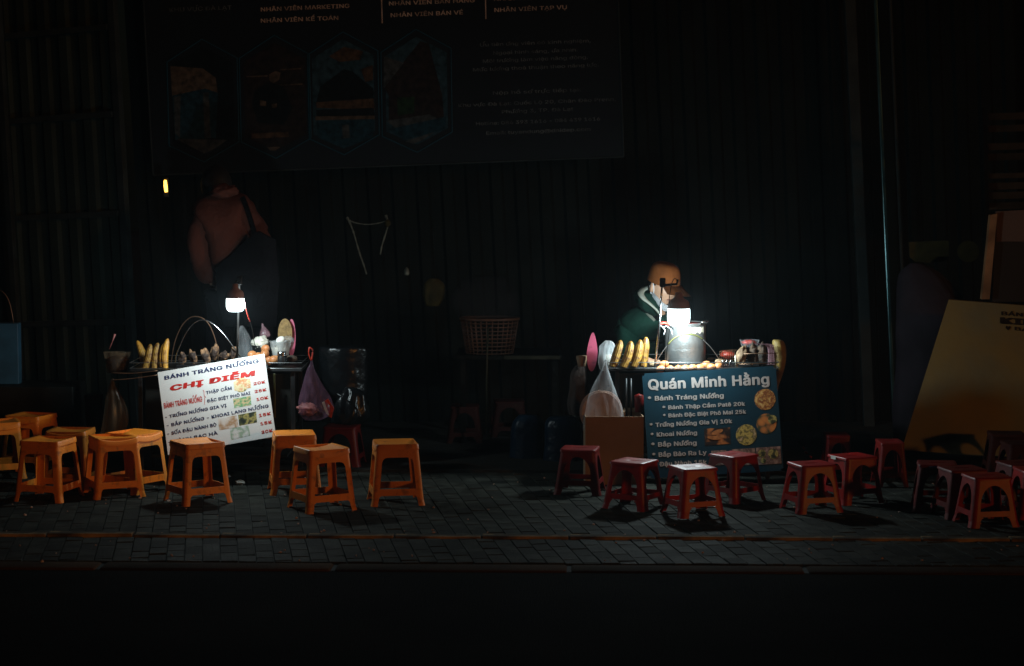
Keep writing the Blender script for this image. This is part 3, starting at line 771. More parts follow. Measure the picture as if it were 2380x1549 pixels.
# ------------------------------------------------------------ lamps
def lamp(label, pole, arm, dx0, dx1, y_cap0, y_neck, y_d0, y_d1, D, m, cord, polem, red=None, watts=40):
    b = P((dx0+dx1)/2, y_d1, D)
    t = root('hanging_lamp', label, 'lamp', (pole[-1][0], pole[-1][1], pole[-1][2]))
    bm = bmesh.new(); tube(bm, pole, .0055, 8, False); fin('pole', bm, polem, t, True, True)
    if arm:
        bm = bmesh.new(); tube(bm, arm, .007, 8, False); fin('arm', bm, 'black_paint', t, True, True)
        bm = bmesh.new(); box(bm, arm[0]+Vector((0, 0, -.005)), (.03, .03, .05), bev=.005); fin('clamp', bm, 'black_paint', t, False, True)
    c = P((dx0+dx1)/2, y_d0, D); r = (dx1-dx0)/2/FOC*D; hd = (y_d1-y_d0)/FOC*D; hc_ = (y_d0-y_neck)/FOC*D
    bm = bmesh.new(); lathe(bm, [(r*.30, hc_), (r*.34, hc_*.74), (r*.50, hc_*.62), (r*.80, hc_*.50), (r*.92, hc_*.36), (r*.95, hc_*.12), (r*1.0, .003)], c, 28); fin('cap', bm, 'brown_cap', t, True, True)
    pr = [(r*.985, -.001)]
    for k in range(7):
        a = k/6*math.pi/2; pr.append((r*(.55+.45*math.cos(a)), -hd*.55-hd*.45*math.sin(a)))
    pr.append((.001, -hd*1.02)); pr.insert(1, (r, -hd*.3))
    bm = bmesh.new(); lathe(bm, pr, c, 32); fin('diffuser', bm, m, t, True, True)
    ld = bpy.data.lights.new('led_core', 'POINT'); ld.energy = watts; ld.color = LAMP_COL; ld.shadow_soft_size = r*.6
    lo = bpy.data.objects.new('led_core', ld); C.objects.link(lo); lo.parent = t; lo.location = c+Vector((0, 0, -hd*.5))-t.location
    if cord:
        bm = bmesh.new(); tube(bm, cord, .0022, 6); fin('cord', bm, 'black_rubber', t, True, True)
    if red:
        bm = bmesh.new(); tube(bm, red, .0035, 6, flat=.5); fin('ribbon', bm, 'red_cord', t, True, True)
    return t
DL = 10.81
lamp('small lit bulb lamp hanging from a thin pole over the white menu board', [P(557, 646, DL+.10), P(554, 725, DL+.17), P(551, 845, DL+.29)],
     [P(557, 650, DL+.10), P(549, 655, DL)], 525.5, 568.5, 659, 660, 694.5, 725, DL, 'lamp_small',
     [P(548, 660, DL), P(552, 652, DL+.03), P(557, 650, DL+.08)], 'wire', [P(568, 697, DL-.05), P(573, 722, DL-.04), P(581, 748, DL)], 29)
bm = bmesh.new(); tube(bm, [P(581, 746, DL), P(588, 775, 11.0), P(592, 800, 11.2), P(604, 822, 11.3), P(618, 838, 11.05), P(623, 858, 10.99)], .002, 6)
top('cable', bm, 'black_rubber', 'thin black cable trailing from the small lamp over the eggs', 'cable', smooth=True)
DR = 11.02
lamp('large glaring bulb lamp hanging from a black arm in front of the steel pot', [P(1540, 650, DR+.02), P(1536, 700, DR+.03), P(1532, 767, DR+.05), P(1521, 858, DR+.10)],
     [P(1540, 655, DR+.02), P(1546, 663, DR+.01), P(1573, 661, DR), P(1575, 650, DR)], 1551, 1604, 680, 680, 718.5, 758, DR, 'lamp_big',
     [P(1574, 652, DR), P(1568, 648, DR-.02), P(1561, 660, DR-.03), P(1556, 690, DR-.06), P(1555, 720, DR-.07), P(1557, 755, DR-.05), P(1552, 800, DR), P(1546, 858, DR+.06)], 'chrome', None, 50)

# ------------------------------------------------------------ stalls
def stand(label, x0, x1, ya, yb, z, panel_m):
    t = root('food_stand', label, 'stall', ((x0+x1)/2, (ya+yb)/2, 0)); cx, cy = (x0+x1)/2, (ya+yb)/2; w_, d_ = x1-x0, yb-ya
    bm = bmesh.new(); box(bm, (0, 0, z-.008), (w_, d_, .012), bev=.003); fin('tray', bm, 'dull_metal', t)
    for a, b in (((-1, -1), (1, -1)), ((1, -1), (1, 1)), ((1, 1), (-1, 1)), ((-1, 1), (-1, -1))):
        for dz in (.004, .034):
            bm = bmesh.new(); tube(bm, [(a[0]*w_/2, a[1]*d_/2, z+dz), (b[0]*w_/2, b[1]*d_/2, z+dz)], .0022, 6, False); fin('rail', bm, 'wire', t)
    for sx in (-1, 1):
        for sy in (-1, 1):
            bm = bmesh.new(); box(bm, (0, 0, 0), (.022, .022, z-.014), bev=.002); o = fin('leg', bm, 'dull_metal', t); o.location = (sx*(w_/2-.05), sy*(d_/2-.03), (z-.014)/2)
    bm = bmesh.new(); box(bm, (0, 0, 0), (w_*.86, d_*.8, .30), bev=.006); o = fin('cabinet', bm, panel_m, t); o.location = (0, .03, z-.18)
    bm = bmesh.new(); box(bm, (0, 0, 0), (w_*.8, d_*.7, .015)); o = fin('shelf', bm, panel_m, t); o.location = (0, .03, .12)
    return t
TZ = .605
xl0, xl1 = P(300, 0, 11.2).x, P(700, 0, 11.2).x
stL = stand('left food stall with wire arches, charcoal tray and dark cabinet', xl0, xl1, 11.06, 11.50, TZ, 'cart_panel')
for pts, r_, m_ in (([P(408, 842, 11.12), P(412, 820, 11.12), P(430, 778, 11.12), P(449, 753, 11.12), P(469, 744, 11.12), P(490, 750, 11.12), P(515, 772, 11.12), P(540, 803, 11.12), P(566, 840, 11.12)], .0034, 'chrome'),
                    ([P(397, 850, 11.42), P(405, 800, 11.42), P(420, 762, 11.42), P(437, 742, 11.42), P(454, 736, 11.42), P(474, 742, 11.42), P(490, 762, 11.42), P(503, 800, 11.42), P(508, 838, 11.42)], .003, 'rusty_or_lit_wire')):
    bm = bmesh.new(); tube(bm, pts, r_, 8); fin('arch', bm, m_, stL, True, True)
bm = bmesh.new(); box(bm, P(480, 855, 11.2), (.30, .22, .05), bev=.004); fin('charcoal_tray', bm, 'black_paint', stL, False, True)
bm = bmesh.new(); box(bm, P(638, 920, 11.055), (.012, .006, .24), bev=.002); fin('painted_strip', bm, 'olive_paint', stL, False, True)
xr0, xr1 = P(1414, 0, 11.2).x, P(1812, 0, 11.2).x
stR = stand('right food stall with a wire-railed tray and a dark cabinet behind the blue menu board', xr0, xr1, 11.08, 11.56, TZ, 'cart_panel')
bm = bmesh.new(); tube(bm, [P(1526, 840, 11.16), P(1540, 818, 11.16), P(1554, 800, 11.16)], .0022, 6); tube(bm, [P(1633, 789, 11.16), P(1652, 808, 11.16), P(1671, 834, 11.16)], .0022, 6); fin('arch_wire', bm, 'wire', stR, True, True)
bm = bmesh.new(); tube(bm, [P(1553, 801, 11.16), P(1564, 789, 11.16), P(1580, 780, 11.16), P(1597, 777, 11.16), P(1617, 780, 11.16), P(1634, 789, 11.16)], .0042, 8); fin('arch_grip', bm, 'olive_paint', stR, True, True)
for a, b in (((1728, 1808), 822), ((1715, 1806), 846)):
    bm = bmesh.new(); tube(bm, [P(a[0], b+1, 11.1), P(a[1], b-1, 11.1)], .0022, 6, False); fin('rail', bm, 'rusty_or_lit_wire', stR, True, True)  # rails coloured brown for the orange light falling on them
for xx in (1455, 1466):
    bm = bmesh.new(); tube(bm, [P(xx, 880, 11.06), P(xx+1, 968, 11.06)], .006, 8, False); fin('strut', bm, 'dull_metal', stR, True, True)
# red and rusty little basket beside the pot
t = root('wire_basket', 'small red wire basket behind the potatoes, right of the steel pot', 'basket', P(1690, 838, 11.45))
bm = bmesh.new()
for k in range(9):
    x = 1673+k*4.2; tube(bm, [P(x, 818, 11.4), P(x, 838, 11.4)], .0014, 5, False)
fin('bars', bm, 'rusty_or_lit_wire', t, True, True)
bm = bmesh.new()
for yy in (818, 838): tube(bm, [P(1672, yy, 11.4), P(1708, yy-1, 11.4), P(1712, yy-4, 11.55), P(1678, yy-3, 11.55), P(1672, yy, 11.4)], .0018, 6, False)
fin('rim', bm, 'rusty_or_lit_wire', t, True, True)
bm = bmesh.new(); blob(bm, P(1691, 825, 11.48), (.04, .03, .022), 16, .25, 3); top('chilli_pile', bm, 'red_food', 'heap of red chillies in the small wire basket', 'chillies', smooth=True)

# steel pot
pc = P(1592.5, 850, 11.40); pr = 47.5/FOC*11.4; ph = 96/FOC*11.4
pot = root('steel_pot', 'tall brushed steel stock pot standing behind the big lamp', 'pot', (pc.x, pc.y, TZ))
bm = bmesh.new(); lathe(bm, [(pr*.96, .002), (pr, .012), (pr, ph-.03), (pr*1.0, ph-.006), (pr*1.03, ph-.003), (pr*1.03, ph), (pr*.965, ph), (pr*.965, ph-.06), (.001, ph-.06)], (0, 0, 0), 48, closed=False)
fin('pot_wall', bm, 'steel', pot, True)
for z0 in (ph*.33, ph*.36):
    bm = bmesh.new(); lathe(bm, [(pr*1.003, z0), (pr*1.006, z0+.002), (pr*1.003, z0+.004)], (0, 0, 0), 48, closed=False); fin('band', bm, 'steel', pot, True)
bm = bmesh.new(); tube(bm, [(pr*.62, -pr*.78, ph-.010), (pr*.75, -pr*.95, ph+.012), (pr*1.08, -pr*.62, ph+.014), (pr*.95, -pr*.35, ph-.008)], .004, 8); fin('handle', bm, 'chrome', pot, True)
bm = bmesh.new(); tube(bm, [(-pr*.62, -pr*.78, ph-.03), (-pr*.95, -pr*.95, ph-.01), (-pr*1.2, -pr*.55, ph-.01), (-pr*.95, -pr*.35, ph-.03)], .004, 8); fin('handle', bm, 'chrome', pot, True)
bm = bmesh.new(); lathe(bm, [(pr*.95, ph-.012), (pr*.9, ph-.004), (.001, ph-.002)], (0, 0, 0), 32, closed=False); fin('lid', bm, 'red_food', pot, True)
lab = bmesh.new(); n = 10; rows = []
for i in range(n+1):
    a = R(-68)+R(38)*i/n; rows.append([lab.verts.new((math.sin(-a-math.pi/2+R(90))*-1*(pr+.0015)*-1 if False else (pr+.0015)*math.sin(R(8)+R(48)*i/n), -(pr+.0015)*math.cos(R(8)+R(48)*i/n), z)) for z in (ph-.052+.006*math.sin(i*1.7), ph-.022+.003*math.cos(i*2))])
for i in range(n): lab.faces.new((rows[i][0], rows[i+1][0], rows[i+1][1], rows[i][1]))
fin('torn_label', lab, 'brand_label', pot)
# tongs on the rim
t = root('tongs', 'white tongs with an orange grip hooked on the rim of the pot', 'tongs', P(1545, 756, 11.27))
bm = bmesh.new(); tube(bm, [P(1535, 752, 11.26), P(1545, 751, 11.26), P(1557, 755, 11.27)], .0075, 8); fin('grip', bm, 'red_cord', t, True, True)
bm = bmesh.new()
for pts in ([(1535, 756), (1541, 762), (1546, 768)], [(1546, 768), (1543, 778)], [(1541, 762), (1549, 758), (1560, 766), (1563, 778)]): tube(bm, [P(x, y, 11.25) for x, y in pts], .0022, 6, False)
fin('jaws', bm, 'mask', t, True, True)

# ------------------------------------------------------------ corn
def corn(tip, base, r, D, m, label, group, seed):
    a, b = P(*base, D), P(*tip, D+.03); L = (b-a).length
    t = bmesh.new(); NS, NV_ = 56, 84; rows = []
    q = Vector((0, 0, 1)).rotation_difference((b-a).normalized())
    for j in range(NV_+1):
        v = j/NV_
        rr = r*min(1.0, .80+.7*v)*(1-.97*max(0.0, (v-.35)/.65)**3.2)**.55
        ring = []
        for k in range(NS):
            an = 2*math.pi*k/NS
            kern = .11*abs(math.sin(an*7))*abs(math.sin(v*math.pi*26+(.5*math.pi if int(an*7/math.pi) % 2 else 0)))
            bend = .06*L*math.sin(v*math.pi)*math.cos(seed)
            f = rr*(.93+kern+.03*noise.noise(Vector((an, v*6, seed))))
            ring.append(t.verts.new(a+q @ Vector((math.cos(an)*f+bend, math.sin(an)*f, v*L))))
        rows.append(ring)
    for j in range(NV_):
        for k in range(NS): t.faces.new((rows[j][k], rows[j][(k+1) % NS], rows[j+1][(k+1) % NS], rows[j+1][k]))
    t.faces.new(rows[0]); t.faces.new(rows[-1])
    return top('corn_cob', t, m, label, 'corn', group, True)
gL, gR = 'roasted corn cobs on the left stall', 'roasted corn cobs on the right stall'
corn((319, 792), (336, 862), .021, 11.40, 'corn_orange', 'roasted corn cob leaning left, leftmost on the left stall', gL, 0)
corn((350, 800), (335, 862), .022, 11.14, 'corn', 'roasted corn cob beside the leftmost one on the left stall', gL, 1)
corn((367, 797), (358, 860), .021, 11.14, 'corn', 'roasted corn cob in the middle of the row on the left stall', gL, 2)
corn((383, 797), (376, 856), .019, 11.22, 'corn_orange', 'short roasted corn cob tucked behind the tall orange one on the left stall', gL, 4)
corn((390, 787), (384, 858), .020, 11.12, 'corn_orange', 'tall bright orange corn cob nearest the white menu board', gL, 3)
corn((1443, 791), (1424, 853), .026, 11.10, 'corn', 'roasted corn cob next to the white plastic bag on the right stall', gR, 5)
corn((1467, 793), (1448, 854), .026, 11.09, 'corn', 'second roasted corn cob from the white plastic bag on the right stall', gR, 6)
corn((1489, 790), (1472, 853), .025, 11.09, 'corn', 'roasted corn cob just left of the tallest one on the right stall', gR, 7)
corn((1502, 784), (1494, 853), .025, 11.12, 'corn', 'tallest golden corn cob, nearest the lamp pole on the right stall', gR, 8)

# ------------------------------------------------------------ potatoes and eggs
def spud(x, y, D, s, m, label, group, seed, wob=.18, tilt=0):
    bm = bmesh.new(); blob(bm, P(x, y, D), s, 22, wob, 1.6, Matrix.Rotation(tilt, 3, 'Y'), seed); return top('sweet_potato', bm, m, label, 'sweet potato', group, True)
gp = 'grilled sweet potatoes over the charcoal of the left stall'
for i, (x, y, rx, rz, tl, lb) in enumerate(((424, 834, .020, .034, .1, 'leftmost grilled sweet potato, just inside the wire arch'), (449, 831, .020, .036, -.25, 'grilled sweet potato with a pale skin patch, beside the leftmost one'),
     (478, 828, .022, .042, -.3, 'long bent grilled sweet potato with a dark hole, under the arch'), (499, 819, .021, .042, .05, 'highest grilled sweet potato, under the end of the rear arch'),
     (521, 828, .025, .028, .5, 'rounded orange grilled sweet potato, left of the one at the lamp pole'), (542, 823, .020, .036, .15, 'grilled sweet potato touching the lamp pole'))):
    spud(x, y, 11.14+.02*(i % 2), (rx, .022, rz), 'potato', lb, gp, i+1, .3, tl)
gq = 'blackened sweet potatoes at the right end of the right stall'
spud(1672, 843, 11.2, (.026, .022, .02), 'pale_potato', 'brown round sweet potato behind the row of eggs on the right stall', gq, 11, .12)
spud(1724, 826, 11.18, (.026, .028, .056), 'pale_potato', 'wrinkled tan sweet potato standing at the corner of the right stall', gq, 12, .35, .25)
spud(1749, 826, 11.20, (.027, .028, .058), 'burnt_potato', 'blackened sweet potato beside the wrinkled tan one', gq, 13, .35, .1)
spud(1771, 825, 11.20, (.026, .028, .058), 'burnt_potato', 'blackened sweet potato beside the purple plastic wrap', gq, 14, .3, -.05)
spud(1515, 846, 11.2, (.022, .02, .014), 'pale_potato', 'small tan sweet potato lying at the foot of the lamp pole', gq, 15, .12)
spud(679, 834, 11.2, (.030, .024, .02), 'burnt_potato', 'dark sweet potato at the right end of the left stall, beside the jar', gp, 16, .2)
def egg(x, y, D, label, group, seed):
    rnd = random.Random(seed); bm = bmesh.new(); r = bmesh.ops.create_uvsphere(bm, u_segments=20, v_segments=14, radius=1)
    q = Matrix.Rotation(rnd.uniform(0, 3), 3, 'Z') @ Matrix.Rotation(rnd.uniform(.6, 1.5), 3, 'X')
    for v in r['verts']:
        p = v.co; k = .0225*(1-.10*p.z); v.co = q @ Vector((p.x*k, p.y*k, p.z*.0275)) + P(x, y, D)
    return top('egg', bm, 'egg', label, 'egg', group, True)
ge, gf = 'brown eggs on the left stall', 'brown eggs along the front of the right stall'
for i, (x, y, lb) in enumerate(((586, 825, 'leftmost brown egg of the pile on the left stall'), (600, 829, 'small-looking brown egg between the leftmost and the middle one of the left pile'), (616, 822, 'large brown egg in the middle of the left pile'),
     (617, 811, 'topmost brown egg of the left pile'), (624, 839, 'brown egg low beside the top right corner of the white menu board'), (638, 836, 'brown egg nearest the glass jar on the left stall'), (604, 842, 'brown egg half hidden behind the top edge of the white menu board'))):
    egg(x, y, 11.16+(.04 if i == 3 else .0), lb, ge, i)
words_ = ['at the foot of the lamp pole', 'just right of the raised one', 'below the left part of the pot', 'below the middle of the pot', 'below the right part of the pot',
          'below the right edge of the pot', 'beside the last one of the row', 'at the right end, by the clips']
for i, (x, y) in enumerate(((1535, 860), (1558, 860), (1576, 859), (1592, 858), (1609, 857), (1627, 856), (1654, 855), (1670, 852))):
    egg(x, y, 11.11+.035*(i % 2), 'brown front-row egg on the right stall, '+words_[i], gf, 30+i)
egg(1544, 848, 11.16, 'raised brown egg on top of the others beside the lamp pole of the right stall', gf, 60)
egg(1641, 849, 11.20, 'brown egg in the second row behind the right part of the egg row', gf, 61)

# ------------------------------------------------------------ things on the left stall
def jar(x, y0, y1, wpx, D):
    b = P(x, y1, D); r = wpx/2/FOC*D; h = (y1-y0)/FOC*D
    t = root('glass_jar', 'small glass jar with a shiny steel lid beside the eggs', 'jar', b)
    bm = bmesh.new(); lathe(bm, [(r*.9, 0), (r, .004), (r, h*.62), (r*.85, h*.7), (r*.80, h*.7), (r*.93, h*.6), (r*.93, .006)], (0, 0, 0), 24, closed=False); fin('glass', bm, 'dull_metal', t, True)
    bm = bmesh.new(); lathe(bm, [(r*1.0, h*.68), (r*1.02, h*.72), (r*.96, h*.78), (r*1.02, h*.84), (r*1.0, h), (r*.2, h)], (0, 0, 0), 24); fin('lid', bm, 'jar_steel', t, True)
jar(655, 817, 849, 20, 11.12)
def fan(x0, x1, y0, y1, D, m, name, label, cat, lean=0, pointed=0, th=.004):
    cx, cy = (x0+x1)/2, (y0+y1)/2; a, b = (x1-x0)/2, (y1-y0)/2; pts = []
    for k in range(28):
        t = 2*math.pi*k/28; xx = cx+a*math.cos(t)*(1-pointed*max(0, math.sin(t))); yy = cy-b*math.sin(t)
        pts.append(P(xx+lean*(cy-yy), yy, D))
    bm = bmesh.new(); prism(bm, pts, (0, th, 0)); return top(name, bm, m, label, cat)
fan(646, 679, 741, 812, 11.40, 'wicker', 'hand_fan', 'round tan woven hand fan standing at the back of the left stall', 'fan', th=.006)
fan(668, 687, 742, 828, 11.43, 'pink_plastic', 'hand_fan', 'pink hand fan behind the tan woven one on the left stall', 'fan')
fan(1364, 1389, 773, 864, 11.20, 'pink_plastic', 'hand_fan', 'pink pointed hand fan standing at the left end of the right stall', 'fan', lean=.04, pointed=.35)
def bag(name, prof, D, m, label, cat='bag', wob=.22, freq=9, seg=36, flat=.6, seed=0, kids=(), smooth=True, group=None):
    """prof: (x centre, y, half width) rows from top to bottom"""
    bm = bmesh.new(); rows = []
    pts = smoothpath([Vector(p) for p in prof], 4)
    for i, (x, y, hw) in enumerate(pts):
        c = P(x, y, D); r = hw/FOC*D; ring = []
        for k in range(seg):
            a = 2*math.pi*k/seg
            f = 1+wob*(noise.noise(Vector((math.cos(a)*2.2+seed, math.sin(a)*2.2, i*.10)))+.6*noise.noise(Vector((math.cos(a)*freq*.6+seed, math.sin(a)*freq*.6, i*.15))))
            ring.append(bm.verts.new(c+Vector((math.cos(a)*r*f, math.sin(a)*r*f*flat, 0))))
        rows.append(ring)
    for i in range(len(rows)-1):
        for k in range(seg): bm.faces.new((rows[i][k], rows[i][(k+1) % seg], rows[i+1][(k+1) % seg], rows[i+1][k]))
    bm.faces.new(rows[0]); bm.faces.new(rows[-1])
    return top(name, bm, m, label, cat, group, smooth)
bag('plastic_bag', [(562, 757, 3), (562, 768, 9), (566, 785, 14), (568, 810, 17), (568, 838, 18)], 11.30, 'film_clear', 'clear plastic bag standing right behind the small lamp pole', wob=.35, seed=3)
bm = bmesh.new(); box(bm, P(563, 820, 11.36), (.045, .03, .08), bev=.006); top('paper_packet', bm, 'cart_panel', 'dark packet inside the clear plastic bag behind the lamp pole', 'packet')
bag('plastic_bag', [(610, 752, 1.5), (611, 758, 3), (615, 768, 8), (617, 779, 12), (615, 784, 10)], 11.32, 'film_pinkish', 'pinkish gathered plastic bag tied to a point above the white rice tub', wob=.35, seed=8)
t = root('rice_tub', 'round tub heaped with white grated filling, behind the eggs of the left stall', 'tub', P(605, 818, 11.28))
bm = bmesh.new(); lathe(bm, [(.040, -.0), (.046, .035), (.047, .037), (.043, .037), (.040, .01)], (0, 0, 0), 28, closed=False); fin('tub', bm, 'dull_metal', t, True)
bm = bmesh.new(); blob(bm, (0, 0, .048), (.047, .045, .036), 26, .25, 3, None, 5); fin('filling', bm, 'rice_white', t, True)
t = root('plastic_cup', 'cloudy clear plastic cup with a white egg on top, left of the steel-lidded jar', 'cup', P(652, 826, 11.24))
bm = bmesh.new(); lathe(bm, [(.045, 0), (.060, .075), (.063, .078), (.058, .076), (.043, .002)], (0, 0, 0), 30, closed=False); fin('cup_wall', bm, 'tub_clear', t, True)
bm = bmesh.new(); lathe(bm, [(.042, .003), (.052, .045), (.02, .055), (.001, .055)], (0, 0, 0), 24); fin('contents', bm, 'rice_white', t, True)
bm = bmesh.new(); blob(bm, P(652, 791, 11.22), (.027, .022, .020), 20, 0, 1, Matrix.Rotation(-.5, 3, 'Y')); top('boiled_egg', bm, 'egg_white', 'white egg lying on the cloudy plastic cup', 'egg', smooth=True)
bag('plastic_bag', [(668, 781, 5), (671, 788, 11), (673, 800, 9), (670, 812, 8)], 11.30, 'film_clear', 'crumpled clear plastic bag stuck behind the cloudy cup', wob=.5, seed=9)
# tub with brush at the far left of the stall
t = root('food_tub', 'cloudy tub of dark food at the left end of the left stall', 'tub', P(273, 868, 11.3))
bm = bmesh.new(); lathe(bm, [(.055, 0), (.075, .115), (.079, .118), (.072, .115), (.053, .002)], (0, 0, 0), 30, sx=1.0, sy=.7, closed=False); fin('tub_wall', bm, 'film_dim', t, True)
bm = bmesh.new(); lathe(bm, [(.052, .003), (.066, .08), (.03, .095), (.001, .1)], (0, 0, 0), 24, sy=.7, wob=.2); fin('contents', bm, 'cloth_brown', t, True)
bm = bmesh.new(); tube(bm, [P(254, 812, 11.28), P(262, 792, 11.28), P(267, 777, 11.28)], lambda u: .0028+.0035*(u > .55), 8, False); top('basting_brush', bm, 'pink_food', 'pinkish basting brush sticking out of the cloudy tub', 'brush', smooth=True)
bag('plastic_bag', [(262, 880, 3), (262, 900, 8), (268, 930, 20), (268, 975, 30), (262, 1010, 26)], 11.15, 'film_dim', 'dim yellowish plastic bag hanging under the left end of the left stall', wob=.35, seed=12)
bm = bmesh.new(); tube(bm, [P(258, 867, 11.04), P(310, 868, 11.04), P(366, 862, 11.04)], .0025, 6); tube(bm, [P(258, 884, 11.04), P(310, 880, 11.04), P(366, 872, 11.04)], .0025, 6)
fin('rail', bm, 'rusty_or_lit_wire', stL, True, True)

# purple bag, black bags
pb = bag('plastic_bag', [(724, 835, 1.8), (724, 845, 3.5), (722, 860, 9), (724, 880, 17), (728, 905, 27), (733, 930, 36), (736, 950, 40), (733, 965, 36), (728, 976, 20)], 11.0, 'film_purple', 'translucent purple plastic bag hanging right of the white menu board', wob=.16, seed=2, flat=.7)
bm = bmesh.new(); blob(bm, P(715, 952, 11.02), (.052, .04, .034), 20, .3, 3, None, 3); top('food_parcel', bm, 'pink_food', 'pink crumpled parcel in the bottom of the purple bag', 'parcel', smooth=True)
bm = bmesh.new(); prism(bm, [P(752, 935, 10.96), P(762, 928, 10.96), P(776, 950, 10.97), P(770, 972, 10.97), P(763, 968, 10.97)], (0, .02, 0)); top('red_packet', bm, 'red_food', 'red and white packet showing through the right side of the purple bag', 'packet')
bm = bmesh.new(); prism(bm, [P(748, 936, 10.958), P(754, 934, 10.958), P(765, 966, 10.965), P(758, 962, 10.965)], (0, .01, 0)); top('white_packet', bm, 'litter_white', 'narrow white packet beside the red one in the purple bag', 'packet')
bag('black_bag', [(800, 805, 52), (800, 812, 58), (800, 850, 57), (799, 890, 57), (798, 925, 58), (796, 938, 40)], 11.42, 'black_film', 'tall black plastic-lined bin with orange glints, behind the purple bag', 'bin', wob=.07, seed=4, flat=.8)
bag('black_bag', [(812, 900, 8), (820, 912, 26), (815, 935, 36), (812, 965, 40), (806, 984, 34)], 11.18, 'black_film', 'crumpled black plastic bag draped over the dark red stool, right of the purple bag', 'bag', wob=.35, seed=6, flat=.8)
bm = bmesh.new(); tube(bm, [P(782, 915, 11.05), P(800, 926, 11.02), P(820, 942, 11.0), P(832, 955, 11.0), P(839, 972, 11.0)], lambda u: .007*(1-.4*u), 8); top('twisted_bag', bm, 'black_film', 'twisted shiny black plastic strap running down across the black bag', 'strap', smooth=True)
bm = bmesh.new(); tube(bm, [P(719, 808, 11.0), P(718, 822, 11.0), P(723, 838, 11.0)], .004, 8); tube(bm, [P(719, 808, 11.0), P(727, 815, 11.0), P(724, 838, 11.0)], .004, 8)
top('bag_handle', bm, 'red_food', 'orange-red plastic loops tied above the purple bag', 'loop', smooth=True)

# ------------------------------------------------------------ things on and under the right stall
bag('plastic_bag', [(1412, 792, 5), (1414, 797, 13), (1412, 806, 19), (1413, 822, 21), (1414, 842, 22), (1414, 862, 19)], 11.26, 'film_white', 'knotted white plastic bag between the pink fan and the corn', wob=.3, seed=5)
bm = bmesh.new(); lathe(bm, [(.038, 0), (.043, .09), (.001, .1)], P(1414, 862, 11.27), 24); top('styrofoam_cup', bm, 'egg_white', 'white tub wrapped in the knotted plastic bag', 'tub', smooth=True)
bm = bmesh.new(); lathe(bm, [(.021, 0), (.031, .05), (.029, .058), (.001, .06)], P(1352, 852, 11.25), 20, wob=.1); top('paper_cup', bm, 'cardboard', 'crumpled beige paper cup left of the pink pointed fan', 'cup', smooth=True)
bag('cloth_bag', [(1350, 850, 12), (1346, 870, 18), (1344, 910, 21), (1342, 945, 24), (1344, 965, 20)], 11.3, 'cloth_brown', 'dark brown cloth bag hanging at the left end of the right stall', wob=.25, seed=7)
rb = bag('plastic_bag', [(1408, 836, 2), (1407, 846, 3.5), (1406, 860, 8), (1404, 885, 19), (1402, 915, 32), (1402, 945, 42), (1402, 975, 47), (1400, 1000, 44)], 11.0, 'film_clear', 'clear plastic bag of round rice papers hanging at the left of the right stall', wob=.12, seed=10, flat=.35)
gpapers = 'rice papers in the clear bag'
for i, (cx, cy, r_, D, lb) in enumerate(((1398, 962, 50, 11.0, 'foremost round rice paper in the clear hanging bag'), (1392, 958, 49, 11.02, 'round rice paper just behind the foremost one in the clear bag'), (1404, 956, 47, 11.035, 'rearmost round rice paper in the clear hanging bag'))):
    bm = bmesh.new(); prism(bm, [P(cx+r_*math.cos(a)*.92, cy-r_*math.sin(a), D) for a in [2*math.pi*k/36 for k in range(36)]], (0, .008, 0))
    top('rice_paper', bm, 'rice_paper', lb, 'rice paper', gpapers)
# cardboard box
b0 = P(1426, 1000, 10.99); t = root('cardboard_box', 'plain brown cardboard box standing left of the blue menu board', 'box', (b0.x, b0.y+.03, 0), R(1))
bw_, bh_, bd_ = .30, .365, .20
for nm, loc, s in (('front_panel', (0, -bd_/2, bh_/2), (bw_, .005, bh_)), ('back_panel', (0, bd_/2, bh_/2), (bw_, .005, bh_)), ('side_panel', (-bw_/2-.0027, 0, bh_/2), (.005, bd_+.004, bh_)), ('side_panel', (bw_/2+.0027, 0, bh_/2), (.005, bd_+.004, bh_)), ('bottom_panel', (0, 0, .004), (bw_-.002, bd_-.008, .004))):
    bm = bmesh.new(); box(bm, (0, 0, 0), s); o = fin(nm, bm, 'cardboard', t); o.location = loc
bm = bmesh.new(); box(bm, (0, 0, 0), (bw_*.95, .08, .004)); o = fin('flap', bm, 'cardboard', t); o.location = (0, .14, bh_+.02); o.rotation_euler = (R(35), 0, 0)
# metal clips and candle
t = root('steel_clips', 'small steel clips at the right end of the egg row', 'clips', P(1690, 853, 11.1))
for k, xx in enumerate((1679, 1688, 1697)):
    bm = bmesh.new(); tube(bm, [P(xx, 852, 11.09), P(xx-1, 843, 11.09), P(xx+3, 838, 11.09), P(xx+7, 842, 11.09), P(xx+6, 852, 11.09)], .0024, 6); fin('clip', bm, 'chrome', t, True, True)
bm = bmesh.new(); lathe(bm, [(.008, 0), (.005, .055), (.002, .062)], P(1712, 853, 11.1), 14, axis=(-.12, 0, 1)); top('squeeze_bottle', bm, 'brand_label', 'thin cream squeeze bottle left of the wrinkled tan potato', 'bottle', smooth=True)
t = root('food_tub', 'clear lidded tub of red food on top of the blackened sweet potatoes', 'tub', P(1742, 806, 11.32))
bm = bmesh.new(); lathe(bm, [(.045, 0), (.053, .034), (.056, .037), (.050, .035)], (0, 0, 0), 26, closed=False); fin('tub_wall', bm, 'film_clear', t, True)
bm = bmesh.new(); blob(bm, (0, 0, .022), (.042, .04, .015), 18, .2); fin('contents', bm, 'red_food', t, True)
bag('plastic_bag', [(1770, 800, 18), (1784, 801, 12), (1791, 808, 8), (1792, 825, 7), (1792, 848, 8)], 11.16, 'film_pinkish', 'pinkish plastic wrap hanging between the blackened potatoes and the yellow bag', wob=.3, seed=13)
